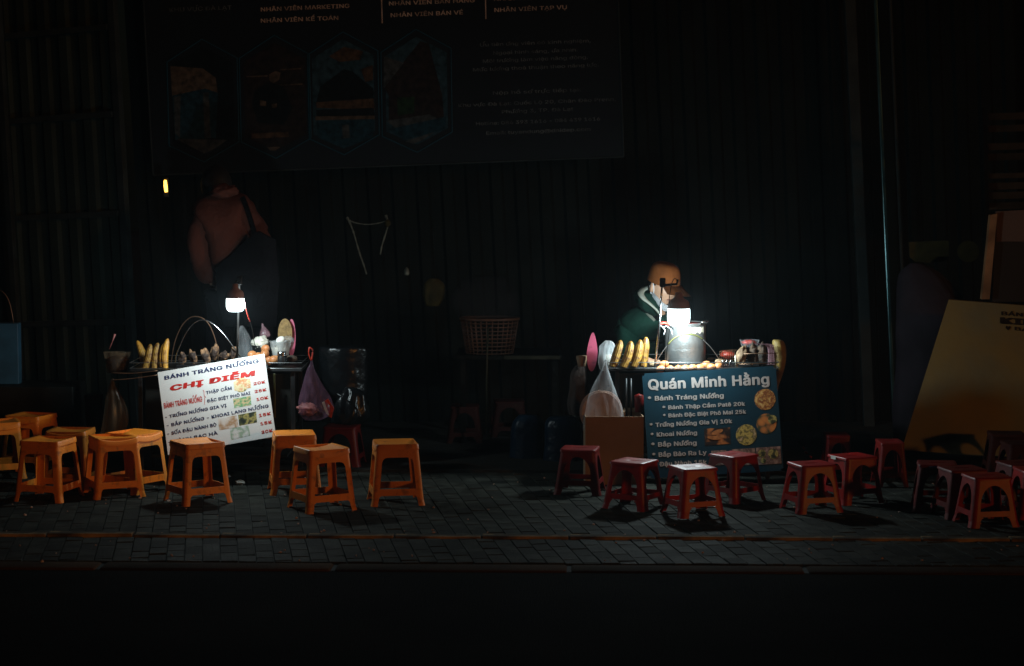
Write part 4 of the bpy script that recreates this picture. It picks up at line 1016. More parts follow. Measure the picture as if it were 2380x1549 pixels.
bag('yellow_bag', [(1804, 790, 6), (1808, 793, 12), (1811, 806, 15), (1812, 825, 15.5), (1811, 850, 14), (1808, 875, 9.5), (1805, 895, 5), (1804, 912, 3)], 11.22, 'gourd', 'yellowish stuffed bag hanging at the right end of the right stall', 'bag', wob=.12, seed=14, flat=.9)
bm = bmesh.new(); lathe(bm, [(.022, 0), (.026, .09), (.001, .1)], P(1485, 958, 11.1), 20); top('red_bottle', bm, 'old_red_plastic', 'dark red container on the shelf between the cardboard box and the blue board', 'container', smooth=True)

# ------------------------------------------------------------ people
def skin(nodes, edges, rootn, sub=2):
    names = list(nodes); me = bpy.data.meshes.new('s'); me.from_pydata([Vector(nodes[n][0]) for n in names], [(names.index(a), names.index(b)) for a, b in edges], [])
    o = bpy.data.objects.new('s', me); C.objects.link(o); md = o.modifiers.new('k', 'SKIN'); md.use_smooth_shade = True
    if not me.skin_vertices:
        bpy.context.view_layer.objects.active = o; bpy.ops.mesh.customdata_skin_add()
    for i, n in enumerate(names):
        r = nodes[n][1]; sv = me.skin_vertices[0].data[i]; sv.radius = (r, r) if not isinstance(r, tuple) else r
        sv.use_root = (n == rootn)
    s2 = o.modifiers.new('u', 'SUBSURF'); s2.levels = s2.render_levels = sub
    dg = bpy.context.evaluated_depsgraph_get(); dg.update()
    out = bpy.data.meshes.new_from_object(o.evaluated_get(dg)); bpy.data.objects.remove(o)
    return out
def thin(r): return tuple(q*.78 for q in r) if isinstance(r, tuple) else r*.78
def chain(*n): return list(zip(n[:-1], n[1:]))
def head_bm(bm, T):
    """T: matrix from head space (face towards -Y, z up, origin at head centre) to world"""
    r = bmesh.ops.create_icosphere(bm, subdivisions=5, radius=1)
    g = lambda p, c, s: math.exp(-((p-Vector(c)).length/s)**2)
    for v in r['verts']:
        d = v.co.copy(); x, y, z = d
        p = Vector((x*.074, y*.092, z*.112))
        if z < 0: p.x *= 1-.28*(-z)**1.5; p.y *= 1-.10*(-z)
        if y < 0 and z < .2: p.y *= .96
        p.y += -.024*math.exp(-((x*.074)/.011)**2-((z+.16)/.13)**2) if y < 0 else 0          # nose
        p.y += -.007*math.exp(-((x*.074)/.010)**2-((z-.05)/.22)**2) if y < 0 else 0         # bridge
        for s in (-1, 1):
            p.y += .010*math.exp(-((x*.074-s*.030)/.015)**2-((z-.08)/.13)**2) if y < 0 else 0  # sockets
            p.y -= .004*math.exp(-((x*.074-s*.045)/.02)**2-((z+.2)/.2)**2) if y < 0 else 0
        p.y += -.006*math.exp(-((x*.074)/.022)**2-((z+.50)/.07)**2) if y < 0 else 0         # lips
        p.y += -.007*math.exp(-((x*.074)/.022)**2-((z+.82)/.14)**2) if y < 0 else 0         # chin
        v.co = T @ p
    for s in (-1, 1):
        for v in blob(bm, (0, 0, 0), (.009, .018, .031), 14): v.co = T @ (Vector((s*.077, .006, -.006))+Matrix.Rotation(s*.25, 3, 'Z') @ v.co)
def hand_nodes(pref, wrist, fdir, up, side, s=1.0, curl=.5):
    """palm plus five unequal bent fingers; side: direction of the thumb"""
    f, u, sd = fdir.normalized(), up.normalized(), side.normalized(); N = {}; E = []
    palm = wrist+f*.045*s; N[pref+'palm'] = (palm, (.034*s, .016*s)); E.append((pref+'wrist', pref+'palm'))
    for i, (o, L) in enumerate(((.030, .072), (.011, .080), (-.009, .074), (-.027, .058))):
        k = palm+f*.040*s+sd*o*s; a = k+f*L*.5*s-u*curl*.012*s; b = a+f*L*.35*s-u*curl*.035*s
        N[f'{pref}k{i}'] = (k, .0095*s); N[f'{pref}a{i}'] = (a, .0085*s); N[f'{pref}b{i}'] = (b, .007*s)
        E += chain(pref+'palm', f'{pref}k{i}', f'{pref}a{i}', f'{pref}b{i}')
    k = palm-f*.012*s+sd*.036*s; a = k+(f*.6+sd*.6)*.035*s; b = a+(f*.9-u*.3)*.028*s
    N[pref+'t0'] = (k, .012*s); N[pref+'t1'] = (a, .010*s); N[pref+'t2'] = (b, .008*s); E += chain(pref+'palm', pref+'t0', pref+'t1', pref+'t2')
    return N, E
def add_mesh(bm, me): bm.from_mesh(me)
def remesh(bm, vox):
    me = bpy.data.meshes.new('r'); bm.to_mesh(me); bm.free(); o = bpy.data.objects.new('r', me); C.objects.link(o)
    md = o.modifiers.new('v', 'REMESH'); md.mode = 'VOXEL'; md.voxel_size = vox
    sm = o.modifiers.new('c', 'SMOOTH'); sm.factor = .5; sm.iterations = 2
    dg = bpy.context.evaluated_depsgraph_get(); dg.update()
    out = bpy.data.meshes.new_from_object(o.evaluated_get(dg)); bpy.data.objects.remove(o); return out
def put(name, me, m, par, smooth=True):
    me.transform(root_matrix(par).inverted()); me.materials.clear(); me.materials.append(M[m])
    for p in me.polygons: p.use_smooth = smooth; p.material_index = 0
    o = bpy.data.objects.new(name, me); C.objects.link(o); o.parent = par; return o
def folds(me, amp, f, seed=0):
    for v in me.vertices:
        n = v.normal; q = v.co*f+Vector((seed, 0, 0)); v.co = v.co+n*amp*(noise.noise(q)+.5*noise.noise(q*2.3))
def creases(me, amp):
    for v in me.vertices:
        q = Vector((v.co.x*5, v.co.y*5, v.co.z*17+v.co.x*6)); v.co = v.co+v.normal*amp*(1-abs(noise.noise(q))*2)
def drape(me, path, hw, lift, name, m, par, thick=.004):
    """a strip of cloth laid on a garment's surface along a path seen from the street"""
    bvh = BVHTree.FromPolygons([v.co for v in me.vertices], [tuple(p.vertices) for p in me.polygons])
    pts = smoothpath([Vector((*p, 0)) for p in path], 5); o0 = Vector((0, 0, CAM_H)); bm = bmesh.new(); rows = []
    for i, p in enumerate(pts):
        d = (pts[min(i+1, len(pts)-1)]-pts[max(i-1, 0)]).normalized(); nrm = Vector((-d.y, d.x, 0)); row = []
        w_ = hw(i/(len(pts)-1)) if callable(hw) else hw
        for k in (-1, -.33, .33, 1):
            q = p+nrm*w_*k; t_ = P(q.x, q.y, 11.6); dr = (t_-o0).normalized(); hit = bvh.ray_cast(o0, dr)
            row.append(hit[0]-dr*lift if hit[0] else None)
        rows.append(row)
    last = None
    for row in rows:
        if any(c is None for c in row): continue
        cur = [bm.verts.new(c) for c in row]
        if last:
            for k in range(3): bm.faces.new((last[k], last[k+1], cur[k+1], cur[k]))
        last = cur
    bmesh.ops.solidify(bm, geom=bm.faces[:], thickness=thick)
    return fin(name, bm, m, par, True, True)

def vendor():
    D = 11.78
    hc = P(1542, 668, D)
    T = Matrix.Translation(hc) @ Matrix.Rotation(R(29), 4, 'Z') @ Matrix.Rotation(R(11), 4, 'X') @ Matrix.Rotation(R(5), 4, 'Y')
    neck0 = T @ Vector((0, .035, -.075)); 
    sc = P(1510, 742, D+.10)                                        # between the shoulders
    r = root('person', 'seated vendor in brown cap, lowered face mask and dark green jacket behind the steel pot', 'person', (sc.x-.02, D+.32, 0))
    N = {'pelvis': (Vector((sc.x-.03, D+.34, .34)), (.15, .11)), 'waist': (Vector((sc.x-.02, D+.28, .55)), (.13, .10)), 'chest': (Vector((sc.x, D+.16, .77)), (.15, .11)),
         'top': (sc+Vector((.0, .0, -.01)), (.10, .085)), 'neck': (neck0.lerp(sc, .45), .052), 'skull': (neck0, .05)}
    shL, shR = sc+Vector((-.13, .01, -.085)), sc+Vector((.16, -.03, -.05))
    N['sl'] = (shL, .06); N['sr'] = (shR, .06)
    eL, eR = P(1470, 856, D-.06), P(1600, 850, D-.02)
    N['el'] = (eL, .042); N['er'] = (eR, .042)
    wL, wR = P(1500, 850, 11.46)+Vector((0, 0, .03)), P(1660, 850, 11.62)+Vector((0, 0, .03))
    N['Lwrist'] = (wL, (.026, .02)); N['Rwrist'] = (wR, (.026, .02))
    E = chain('pelvis', 'waist', 'chest', 'top', 'neck', 'skull')+chain('top', 'sl', 'el', 'Lwrist')+chain('top', 'sr', 'er', 'Rwrist')
    for s, x in (('l', -.16), ('r', .16)):
        hip = N['pelvis'][0]+Vector((x*.6, 0, -.03)); kn = hip+Vector((x*.9, -.36, .06)); an = Vector((kn.x, kn.y+.02, .08)); toe = an+Vector((0, -.13, -.045))
        for nm, p, q in (('h', hip, .085), ('k', kn, .062), ('a', an, .04), ('t', toe, .033)): N[nm+s] = (p, q)
        E += chain('pelvis', 'h'+s, 'k'+s, 'a'+s, 't'+s)
    base = dict(N)
    for pre, wv, fd, sd in (('L', wL, Vector((.55, -.75, -.2)), Vector((.7, .6, .1))), ('R', wR, Vector((.2, -.9, -.2)), Vector((-.9, 0, .1)))):
        n2, e2 = hand_nodes(pre, wv, fd, Vector((0, 0, 1)), sd); N.update(n2); E += e2
    for k in ('pelvis', 'waist', 'chest', 'top', 'sl', 'sr', 'el', 'er'): N[k] = (N[k][0], thin(N[k][1]))
    b = bmesh.new(); b.from_mesh(skin(N, E, 'pelvis')); head_bm(b, T)
    put('body', remesh(b, .0045), 'skin', r)
    # jacket
    J = {k: base[k] for k in ('waist', 'chest', 'top', 'sl', 'sr', 'el', 'er')}
    J['low'] = (base['pelvis'][0]+Vector((0, -.01, .03)), (.18, .14)); J['waist'] = (J['waist'][0], (.165, .135)); J['chest'] = (J['chest'][0], (.165, .13)); J['top'] = (J['top'][0], (.115, .10))
    J['sl'] = (shL, .070); J['sr'] = (shR, .074); J['el'] = (eL, .056); J['er'] = (eR, .064)
    J['cl'] = (wL.lerp(eL, .12), .042); J['cr'] = (wR.lerp(eR, .12), .042); J['nk'] = (neck0.lerp(sc, .62), .078)
    jm = skin(J, chain('low', 'waist', 'chest', 'top', 'nk')+chain('top', 'sl', 'el', 'cl')+chain('top', 'sr', 'er', 'cr'), 'low')
    folds(jm, .010, 9, 2); folds(jm, .006, 24, 5); creases(jm, .007)
    jw = jm.copy(); put('jacket', jm, 'green_cloth', r)
    b = bmesh.new(); blob(b, P(1508, 706, 11.80), (.085, .085, .052), 24, .12, 3, Matrix.Rotation(.75, 3, 'Y')); blob(b, P(1496, 690, 11.86), (.055, .07, .05), 20, .1, 3); fin('hood', b, 'green_dark', r, True, True)
    b = bmesh.new(); tube(b, [P(1512, 668, 11.86), P(1497, 672, 11.80), P(1489, 682, 11.73), P(1497, 695, 11.68), P(1510, 706, 11.66), P(1522, 717, 11.65), P(1534, 731, 11.66)], lambda t: .023-.012*t, 10, flat=.5); fin('collar', b, 'cream_cloth', r, True, True)
    drape(jw, [(1486, 697), (1501, 712), (1520, 731), (1532, 743)], 6, .008, 'strap', 'dark_cloth', r)
    drape(jw, [(1492, 710), (1499, 719), (1508, 731), (1522, 746)], lambda t: 2+2.6*math.sin(math.pi*min(t, .9)), .008, 'piping', 'cream_cloth', r)
    tr = {k: base[k] for k in base if k[:-1] in ('h', 'k', 'a') or k == 'pelvis'}
    tr = {k: (v[0], (.16, .12) if k == 'pelvis' else v[1]+.018) for k, v in tr.items()}
    put('trousers', skin(tr, chain('pelvis', 'hl', 'kl', 'al')+chain('pelvis', 'hr', 'kr', 'ar'), 'pelvis'), 'dark_cloth', r)
    for s in ('l', 'r'):
        b = bmesh.new(); p = base['t'+s][0]; blob(b, (p.x, p.y+.05, .045), (.045, .13, .045), 16); fin('shoe', b, 'dark_cloth', r, True, True)
    # hair, cap, brim, face
    b = bmesh.new(); q = bmesh.ops.create_icosphere(b, subdivisions=4, radius=1)
    for v in q['verts']:
        d = v.co; p = Vector((d.x*.080, d.y*.097+.004, d.z*.117))
        if (d.y < -.25 and d.z < .55) or d.z < -.35: p *= .86
        elif d.y < .12 and d.z < .12: p *= .86
        v.co = T @ p
    fin('hair', b, 'hair', r, True, True)
    b = bmesh.new(); rows = []
    CR = [.001, .28, .50, .64, .74, .81, .86, .895, .92, .94, .955, .97, .98, .99, 1.0]; CZ = [1, .992, .96, .905, .84, .76, .67, .58, .48, .38, .28, .19, .11, .04, -.03]
    for j in range(15):
        rows.append([b.verts.new(T @ Vector((CR[j]*.090*math.cos(a), CR[j]*.108*math.sin(a)+.006+.006*CZ[j], .026+.116*CZ[j]+.002*abs(math.cos(3*a))*CR[j]+.005*math.sin(a)*(1-CZ[j])))) for a in [2*math.pi*k/36 for k in range(36)]])
    for j in range(14):
        for k in range(36): b.faces.new((rows[j][k], rows[j][(k+1) % 36], rows[j+1][(k+1) % 36], rows[j+1][k]))
    bmesh.ops.remove_doubles(b, verts=b.verts, dist=.0005)
    cap = fin('cap', b, 'cap_cloth', r, True, True)
    b = bmesh.new(); rows = []
    for i in range(9):
        u = i/8; rows.append([])
        for k in range(13):
            a = R(-58)+R(116)*k/12
            ex = .100*u*(math.cos(a*1.05)**.6 if math.cos(a*1.05) > 0 else 0)
            x = math.sin(a)*(.089+.002); y = -math.cos(a)*.108-ex+.006
            rows[-1].append(b.verts.new(T @ (Matrix.Rotation(R(12), 3, 'Z') @ Vector((x*(1+.05*u), y, .030-.034*u-.012*(math.sin(a)**2)*u)))))
    for i in range(8):
        for k in range(12): b.faces.new((rows[i][k], rows[i][k+1], rows[i+1][k+1], rows[i+1][k]))
    bmesh.ops.solidify(b, geom=b.faces[:], thickness=.004); o = fin('brim', b, 'cap_cloth', cap, True, False); o.data.transform((root_matrix(r)).inverted())
    b = bmesh.new(); blob(b, T @ Vector((0, .006, .136)), (.007, .007, .004), 10); o = fin('button', b, 'cap_cloth', cap, True, False); o.data.transform((root_matrix(r)).inverted())
    for s in (-1, 1):
        b = bmesh.new(); tube(b, [T @ Vector((s*x, y, z)) for x, y, z in ((.018, -.083, .006), (.030, -.084, .001), (.043, -.074, .005))], .0028, 6); fin('eyelid', b, 'hair', r, True, True)
        b = bmesh.new(); tube(b, [T @ Vector((s*x, y, z)) for x, y, z in ((.014, -.091, .026), (.030, -.090, .032), (.048, -.076, .027))], .0032, 6); fin('eyebrow', b, 'hair', r, True, True)
    b = bmesh.new(); tube(b, [T @ Vector((x, y, z)) for x, y, z in ((-.020, -.086, -.055), (-.008, -.094, -.053), (0, -.0945, -.055), (.008, -.094, -.053), (.020, -.086, -.055))], lambda t: .002+.003*math.sin(math.pi*t), 8); fin('lips', b, 'lip', r, True, True)
    # mask pulled down under the chin, with its ear loops
    b = bmesh.new(); rows = []
    for k in range(21):
        a = R(-88)+R(176)*k/20; row = []
        for zz, f in ((-.070-.016*math.cos(a), 1.12), (-.096-.020*math.cos(a), 1.10), (-.118-.008*math.cos(a), .86)):
            row.append(b.verts.new(T @ Vector((math.sin(a)*.062*f, -math.cos(a)*.082*f+.006, zz+.042*math.sin(a)**2))))
        rows.append(row)
    for k in range(20):
        for j in range(2): b.faces.new((rows[k][j], rows[k+1][j], rows[k+1][j+1], rows[k][j+1]))
    bmesh.ops.solidify(b, geom=b.faces[:], thickness=.003); mk = fin('mask', b, 'mask', r, True, True)
    for s in (-1, 1):
        b = bmesh.new(); tube(b, [T @ Vector((s*x, y, z)) for x, y, z in ((.066, -.012, -.040), (.077, -.016, .0), (.080, .0, .028))], .0022, 6); tube(b, [T @ Vector((s*x, y, z)) for x, y, z in ((.066, .004, -.060), (.074, .012, -.030), (.081, .022, .0))], .0022, 6)
        o = fin('ear_loop', b, 'mask', mk, True, False); o.data.transform(root_matrix(r).inverted())
    return r
vendor()

def stander():
    D = 12.25
    nk = P(508, 448, D)
    base_x = P(545, 700, D).x
    r = root('person', 'person standing in the dark behind the left stall, brownish red jacket, back turned', 'person', (base_x, D+.05, 0))
    T = Matrix.Translation(P(503, 432, D+.22)) @ Matrix.Rotation(R(190), 4, 'Z') @ Matrix.Rotation(R(38), 4, 'X')
    sc = P(514, 472, D); N = {}
    N['pelvis'] = (Vector((base_x+.03, D+.02, .92)), (.15, .11)); N['waist'] = (Vector((base_x+.0, D, 1.10)), (.135, .10)); N['chest'] = (P(528, 540, D), (.16, .11)); N['top'] = (sc, (.12, .09))
    N['neck'] = (sc.lerp(T.translation, .55), .05); N['skull'] = (T @ Vector((0, .03, -.07)), .05)
    sl, sr = P(472, 496, D), P(558, 482, D); el, er = P(463, 585, D-.02), P(612, 545, D-.04)
    wl_, wr_ = P(482, 650, D+.06), P(592, 600, D+.22)
    N['sl'], N['sr'], N['el'], N['er'] = (sl, .058), (sr, .055), (el, .042), (er, .042); N['Lwrist'], N['Rwrist'] = (wl_, (.026, .02)), (wr_, (.026, .02))
    E = chain('pelvis', 'waist', 'chest', 'top', 'neck', 'skull')+chain('top', 'sl', 'el', 'Lwrist')+chain('top', 'sr', 'er', 'Rwrist')
    for s, x in (('l', -.11), ('r', .11)):
        hip = N['pelvis'][0]+Vector((x, 0, -.06)); kn = Vector((hip.x+x*.1, D-.03, .50)); an = Vector((hip.x+x*.2, D+.04, .09)); toe = an+Vector((0, .13, -.05))
        for nm, p, q in (('h', hip, .085), ('k', kn, .06), ('a', an, .042), ('t', toe, .034)): N[nm+s] = (p, q)
        E += chain('pelvis', 'h'+s, 'k'+s, 'a'+s, 't'+s)
    base = dict(N)
    for pre, wv, fd, sd in (('L', wl_, Vector((.3, 1, -.15)), Vector((.6, 0, .7))), ('R', wr_, Vector((.3, -.5, -.8)), Vector((-.7, .5, 0)))):
        n2, e2 = hand_nodes(pre, wv, fd, Vector((0, -1, .3)), sd); N.update(n2); E += e2
    for k in ('pelvis', 'waist', 'chest', 'top', 'sl', 'sr', 'el', 'er', 'Lwrist', 'Rwrist'): N[k] = (N[k][0], thin(N[k][1]))
    b = bmesh.new(); b.from_mesh(skin(N, E, 'pelvis')); head_bm(b, T); put('body', remesh(b, .007), 'skin', r)
    J = {'low': (Vector((base_x+.01, D, 1.06)), (.185, .13)), 'waist': (base['waist'][0]+Vector((0, 0, .05)), (.18, .13)), 'chest': (base['chest'][0], (.20, .14)), 'top': (sc, (.155, .13)),
         'nk': (sc.lerp(T.translation, .45), .085), 'sl': (sl, .082), 'sr': (sr, .075), 'el': (el, .068), 'er': (er, .056), 'ml': (el.lerp(wl_, .5), .062), 'cl': (wl_+(wl_-el)*.08, .050), 'cr': (wr_.lerp(er, .15), .045)}
    jm = skin(J, chain('low', 'waist', 'chest', 'top', 'nk')+chain('top', 'sl', 'el', 'ml', 'cl')+chain('top', 'sr', 'er', 'cr'), 'low'); folds(jm, .012, 7, 5); folds(jm, .008, 19, 1); creases(jm, .013); jw = jm.copy(); put('jacket', jm, 'red_jacket', r)
    b = bmesh.new(); blob(b, P(522, 447, D-.10), (.080, .06, .034), 24, .25, 3, Matrix.Rotation(-.15, 3, 'Y')); fin('hood', b, 'red_jacket', r, True, True)
    drape(jw, [(556, 446), (568, 470), (580, 505), (592, 545)], 6, .012, 'strap', 'dark_cloth', r)  # dark strip added for the shaded gap between torso and arm
    b = bmesh.new(); p0 = [P(x, y, D-.24) for x, y in ((600, 538), (640, 560), (648, 660), (640, 760), (520, 760), (505, 690), (500, 625), (530, 600), (570, 560))]
    prism(b, p0, (0, .07, 0)); bmesh.ops.subdivide_edges(b, edges=b.edges[:], cuts=2, use_grid_fill=True); fin('apron', b, 'dark_cloth', r, True, True)
    b = bmesh.new(); q = bmesh.ops.create_icosphere(b, subdivisions=4, radius=1)
    for v in q['verts']:
        d = v.co; p = Vector((d.x*.094, d.y*.108+.006, d.z*.124)); v.co = T @ p
    fin('hair', b, 'hair', r, True, True)
    tr = {k: (v[0], (.17, .13) if k == 'pelvis' else v[1]+.02) for k, v in base.items() if k[:-1] in ('h', 'k', 'a') or k == 'pelvis'}
    put('trousers', skin(tr, chain('pelvis', 'hl', 'kl', 'al')+chain('pelvis', 'hr', 'kr', 'ar'), 'pelvis'), 'dark_cloth', r)
    for s in ('l', 'r'):
        b = bmesh.new(); p = base['t'+s][0]; blob(b, (p.x, p.y-.03, .045), (.045, .13, .045), 14); fin('shoe', b, 'dark_cloth', r, True, True)
stander()

# ------------------------------------------------------------ background things
t = root('amber_reflector', 'narrow amber reflector strip made to glow, on the hoarding, left of the standing person', 'light', P(386, 455, 12.9))
bm = bmesh.new(); tube(bm, [P(384, 419, 12.9), P(384.5, 430, 12.9), P(386.5, 447, 12.9)], lambda u: .0085*(.8+.5*math.sin(2.6*u)), 10); fin('glowing_strip', bm, 'amber_glow', t, True, True)  # orange reflector; its gleam is put in as emission
bm = bmesh.new(); box(bm, P(386, 436, 12.94), (.03, .02, .12), bev=.003); fin('holder', bm, 'black_paint', t, False, True)
# hung strips in a V
t = root('hung_sheet', 'pale crumpled plastic strips hanging in a V on the dark hoarding between the stalls', 'plastic sheet', P(860, 660, 12.9))
for pts, r0 in (([(806, 505), (816, 525), (826, 555), (836, 590), (845, 615), (852, 638)], .012), ([(810, 512), (825, 518), (850, 522), (875, 520), (898, 514)], .009), ([(896, 500), (902, 520), (896, 545), (888, 570), (884, 592)], .012)):
    bm = bmesh.new(); tube(bm, [P(x, y, 12.9) for x, y in pts], lambda u, r0=r0: r0*(.5+1.9*abs(noise.noise(Vector((u*9, r0*100, 0))))), 10, flat=.5); fin('strip', bm, 'pale_strip', t, True, True)
bm = bmesh.new(); blob(bm, P(901, 519, 12.88), (.018, .012, .022), 12, .3); fin('knot', bm, 'dim_yellow', t, True, True)
bm = bmesh.new(); lathe(bm, [(.004, .05), (.014, .03), (.018, .012), (.012, 0)], P(945, 640, 12.8), 14, wob=.3); top('plastic_knot', bm, 'pale_strip', 'small pale knot of plastic hanging right of the V-shaped strips', 'plastic knot', smooth=True)
# table with basket
tb = root('table', 'dark table with a pale front edge behind the gap between the stalls', 'table', P(1185, 830, 12.7).xy.to_3d())
zt = P(1185, 826, 12.45).z; xa, xb = P(1060, 0, 12.6).x, P(1306, 0, 12.6).x
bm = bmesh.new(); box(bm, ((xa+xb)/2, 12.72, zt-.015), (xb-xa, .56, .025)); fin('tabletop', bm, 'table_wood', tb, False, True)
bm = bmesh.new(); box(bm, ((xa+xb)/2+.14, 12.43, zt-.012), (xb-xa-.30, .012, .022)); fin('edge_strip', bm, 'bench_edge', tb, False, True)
for sx in (xa+.04, xb-.04):
    for sy in (12.5, 12.95):
        bm = bmesh.new(); box(bm, (sx, sy, (zt-.03)/2), (.035, .035, zt-.03)); fin('leg', bm, 'table_wood', tb, False, True)
bk = root('woven_basket', 'reddish brown woven basket with an open lattice side, on the dark table', 'basket', P(1138, 824, 12.6))
Rb, Rt, Hb = 54/FOC*12.6, 67/FOC*12.6, 84/FOC*12.6
bm = bmesh.new()
for k in range(30):
    a = 2*math.pi*k/30; tube(bm, [(Rb*math.cos(a), Rb*.8*math.sin(a), 0), (Rt*math.cos(a), Rt*.8*math.sin(a), Hb)], .0035, 5, False)
fin('upright_canes', bm, 'basket', bk, True)
bm = bmesh.new()
for j in range(9):
    f = (j+.5)/9.5; rr_ = Rb+(Rt-Rb)*f; tube(bm, [(rr_*math.cos(a)*(1.005 if i % 2 else .995), rr_*.8*math.sin(a), Hb*f) for i, a in enumerate([2*math.pi*k/36 for k in range(37)])], .0034, 5, False)
fin('woven_rings', bm, 'basket', bk, True)
bm = bmesh.new(); tube(bm, [(Rt*1.02*math.cos(a), Rt*.82*math.sin(a), Hb) for a in [2*math.pi*k/36 for k in range(37)]], .009, 8, False); fin('rim', bm, 'basket', bk, True)
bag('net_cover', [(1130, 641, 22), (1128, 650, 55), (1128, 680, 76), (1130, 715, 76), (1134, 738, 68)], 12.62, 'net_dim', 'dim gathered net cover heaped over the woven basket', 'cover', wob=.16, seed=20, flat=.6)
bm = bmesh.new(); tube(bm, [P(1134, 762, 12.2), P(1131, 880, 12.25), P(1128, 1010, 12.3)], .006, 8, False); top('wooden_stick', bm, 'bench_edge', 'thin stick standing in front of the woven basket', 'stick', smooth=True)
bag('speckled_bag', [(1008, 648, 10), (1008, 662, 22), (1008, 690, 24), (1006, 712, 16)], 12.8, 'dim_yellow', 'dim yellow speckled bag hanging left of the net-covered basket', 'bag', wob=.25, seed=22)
# blue plastic bundles
bag('plastic_bundle', [(1306, 968, 26), (1306, 985, 40), (1308, 1030, 44), (1306, 1070, 46), (1304, 1094, 44)], 11.75, 'blue_film', 'dark blue plastic bundle on the ground left of the cardboard box', 'bundle', wob=.12, seed=24)
bag('plastic_bundle', [(1228, 965, 22), (1228, 985, 36), (1226, 1030, 38), (1224, 1070, 40), (1222, 1090, 38)], 11.85, 'blue_film', 'darker blue-black plastic bundle beside the lighter blue one', 'bundle', wob=.12, seed=26)
bm = bmesh.new(); blob(bm, P(1342, 962, 11.45), (.030, .02, .016), 16, .5, 3, None, 9); top('crumpled_plastic', bm, 'pale_strip', 'scrap of pale crumpled plastic above the blue bundle, left of the cardboard box', 'scrap', smooth=True)
# blue bag at the left edge on a crate
t = root('paper_bag', 'dark blue paper carrier bag with a thin handle at the left edge', 'bag', P(20, 892, 11.9))
h_ = 142/FOC*11.9; w_ = 88/FOC*11.9
bm = bmesh.new(); box(bm, (-.04, 0, h_/2), (w_, .08, h_), bev=.004); fin('bag_body', bm, 'bag_blue', t)
bm = bmesh.new(); tube(bm, [(-.10, -.035, h_), (-.08, -.035, h_+.13), (-.03, -.035, h_+.19), (.02, -.035, h_+.13), (.045, -.035, h_)], .0022, 6); fin('handle', bm, 'rusty_or_lit_wire', t, True)
bm = bmesh.new(); zc = P(20, 893, 11.9).z; box(bm, (P(60, 0, 11.9).x, 11.95, zc/2), (.52, .36, zc-.004), bev=.008); top('dark_cabinet', bm, 'cart_panel', 'low black cabinet at the left edge carrying the blue carrier bag', 'cabinet')
bm = bmesh.new(); box(bm, P(152, 985, 11.72), (.05, .01, .12), Matrix.Rotation(.06, 3, 'Y')); top('wooden_plank', bm, 'dim_yellow', 'short upright yellow-green slat behind the left row of orange stools', 'slat')
bm = bmesh.new(); box(bm, P(220, 960, 11.78), (.10, .06, .22), Matrix.Rotation(-.05, 3, 'Y'), bev=.01); top('dark_crate', bm, 'cloth_brown', 'dark brown crate leaning behind the cornerwise orange stool', 'crate')
# tan board with lettering at the right
S3 = Sheet((2205, 697), (2500, 722), (2095, 1047), 11.9, 11.5, None, idv)
t = root('signboard', 'large tan signboard standing slanted at the right edge, with black lettering at its top', 'sign'); 
pts = [P(2205, 697, 11.9), P(2500, 720, 11.95), P(2500, 1068, 11.55), P(2250, 1058, 11.5), P(2095, 1047, 11.5)]
t.location = (P(2300, 0, 11.5).x, 11.5, 0)
bm = bmesh.new(); prism(bm, pts, (.02, .05, 0)); fin('panel', bm, 'board_tan', t, False, True)
nrm = (pts[1]-pts[0]).cross(pts[4]-pts[0]).normalized()
if nrm.y > 0: nrm = -nrm
def on_board(x, y):
    o0 = Vector((0, 0, CAM_H)); d = P(x, y, 12)-o0; k = (pts[0]-o0).dot(nrm)/d.dot(nrm); return o0+d*k+nrm*.002
for s, l, r_, cap, bd in (('BÁNH', (2327, 733), (2396, 738), 12, .03), ('KILO', (2324, 752), (2440, 760), 19, .06), ('♥ BÁ', (2336, 768), (2392, 772), 11, .03)):
    me = text_mesh(s.replace('♥ ', ''), bd); xs = [q.co.x for q in me.vertices]; x0, x1 = min(xs), max(xs)
    lx = l[0]+(22 if '♥' in s else 0)
    for q in me.vertices:
        u = (q.co.x-x0)/(x1-x0); xx = lx+(r_[0]-lx)*u; yy = l[1]+(r_[1]-l[1])*u-q.co.y/CAP*cap; zz = q.co.z; q.co = on_board(xx, yy)+nrm*zz*.03
    me.transform(Matrix.Translation(-t.location)); me.materials.append(M['black_paint']); o = bpy.data.objects.new('lettering', me); C.objects.link(o); o.parent = t
bm = bmesh.new(); hp = [(2343, 769), (2337, 763), (2338, 758), (2343, 760), (2348, 758), (2349, 763)]; prism(bm, [on_board(*p) for p in hp], nrm*.0005); fin('printed_heart', bm, 'black_paint', t, False, True)
t = root('display_frame', 'pale framed panel with a dark window, above the tan signboard at the right edge', 'frame', P(2340, 700, 12.3))
bm = bmesh.new(); prism(bm, [P(x, y, 12.3) for x, y in ((2302, 500), (2318, 497), (2300, 696), (2282, 696))], (0, .05, 0)); fin('post', bm, 'orange_lit_post', t, False, True)  # orange light on the pale post is put into its colour
bm = bmesh.new(); prism(bm, [P(x, y, 12.33) for x, y in ((2316, 492), (2470, 484), (2470, 562), (2316, 562))], (0, .03, 0)); fin('top_panel', bm, 'board_white', t, False, True)
bm = bmesh.new(); prism(bm, [P(x, y, 12.34) for x, y in ((2312, 563), (2470, 563), (2470, 702), (2306, 702))], (0, .03, 0)); fin('window', bm, 'black_paint', t, False, True)
t = root('louvred_shutter', 'dim brown louvred shutter above the pale framed panel at the right edge', 'shutter', P(2340, 490, 12.5))
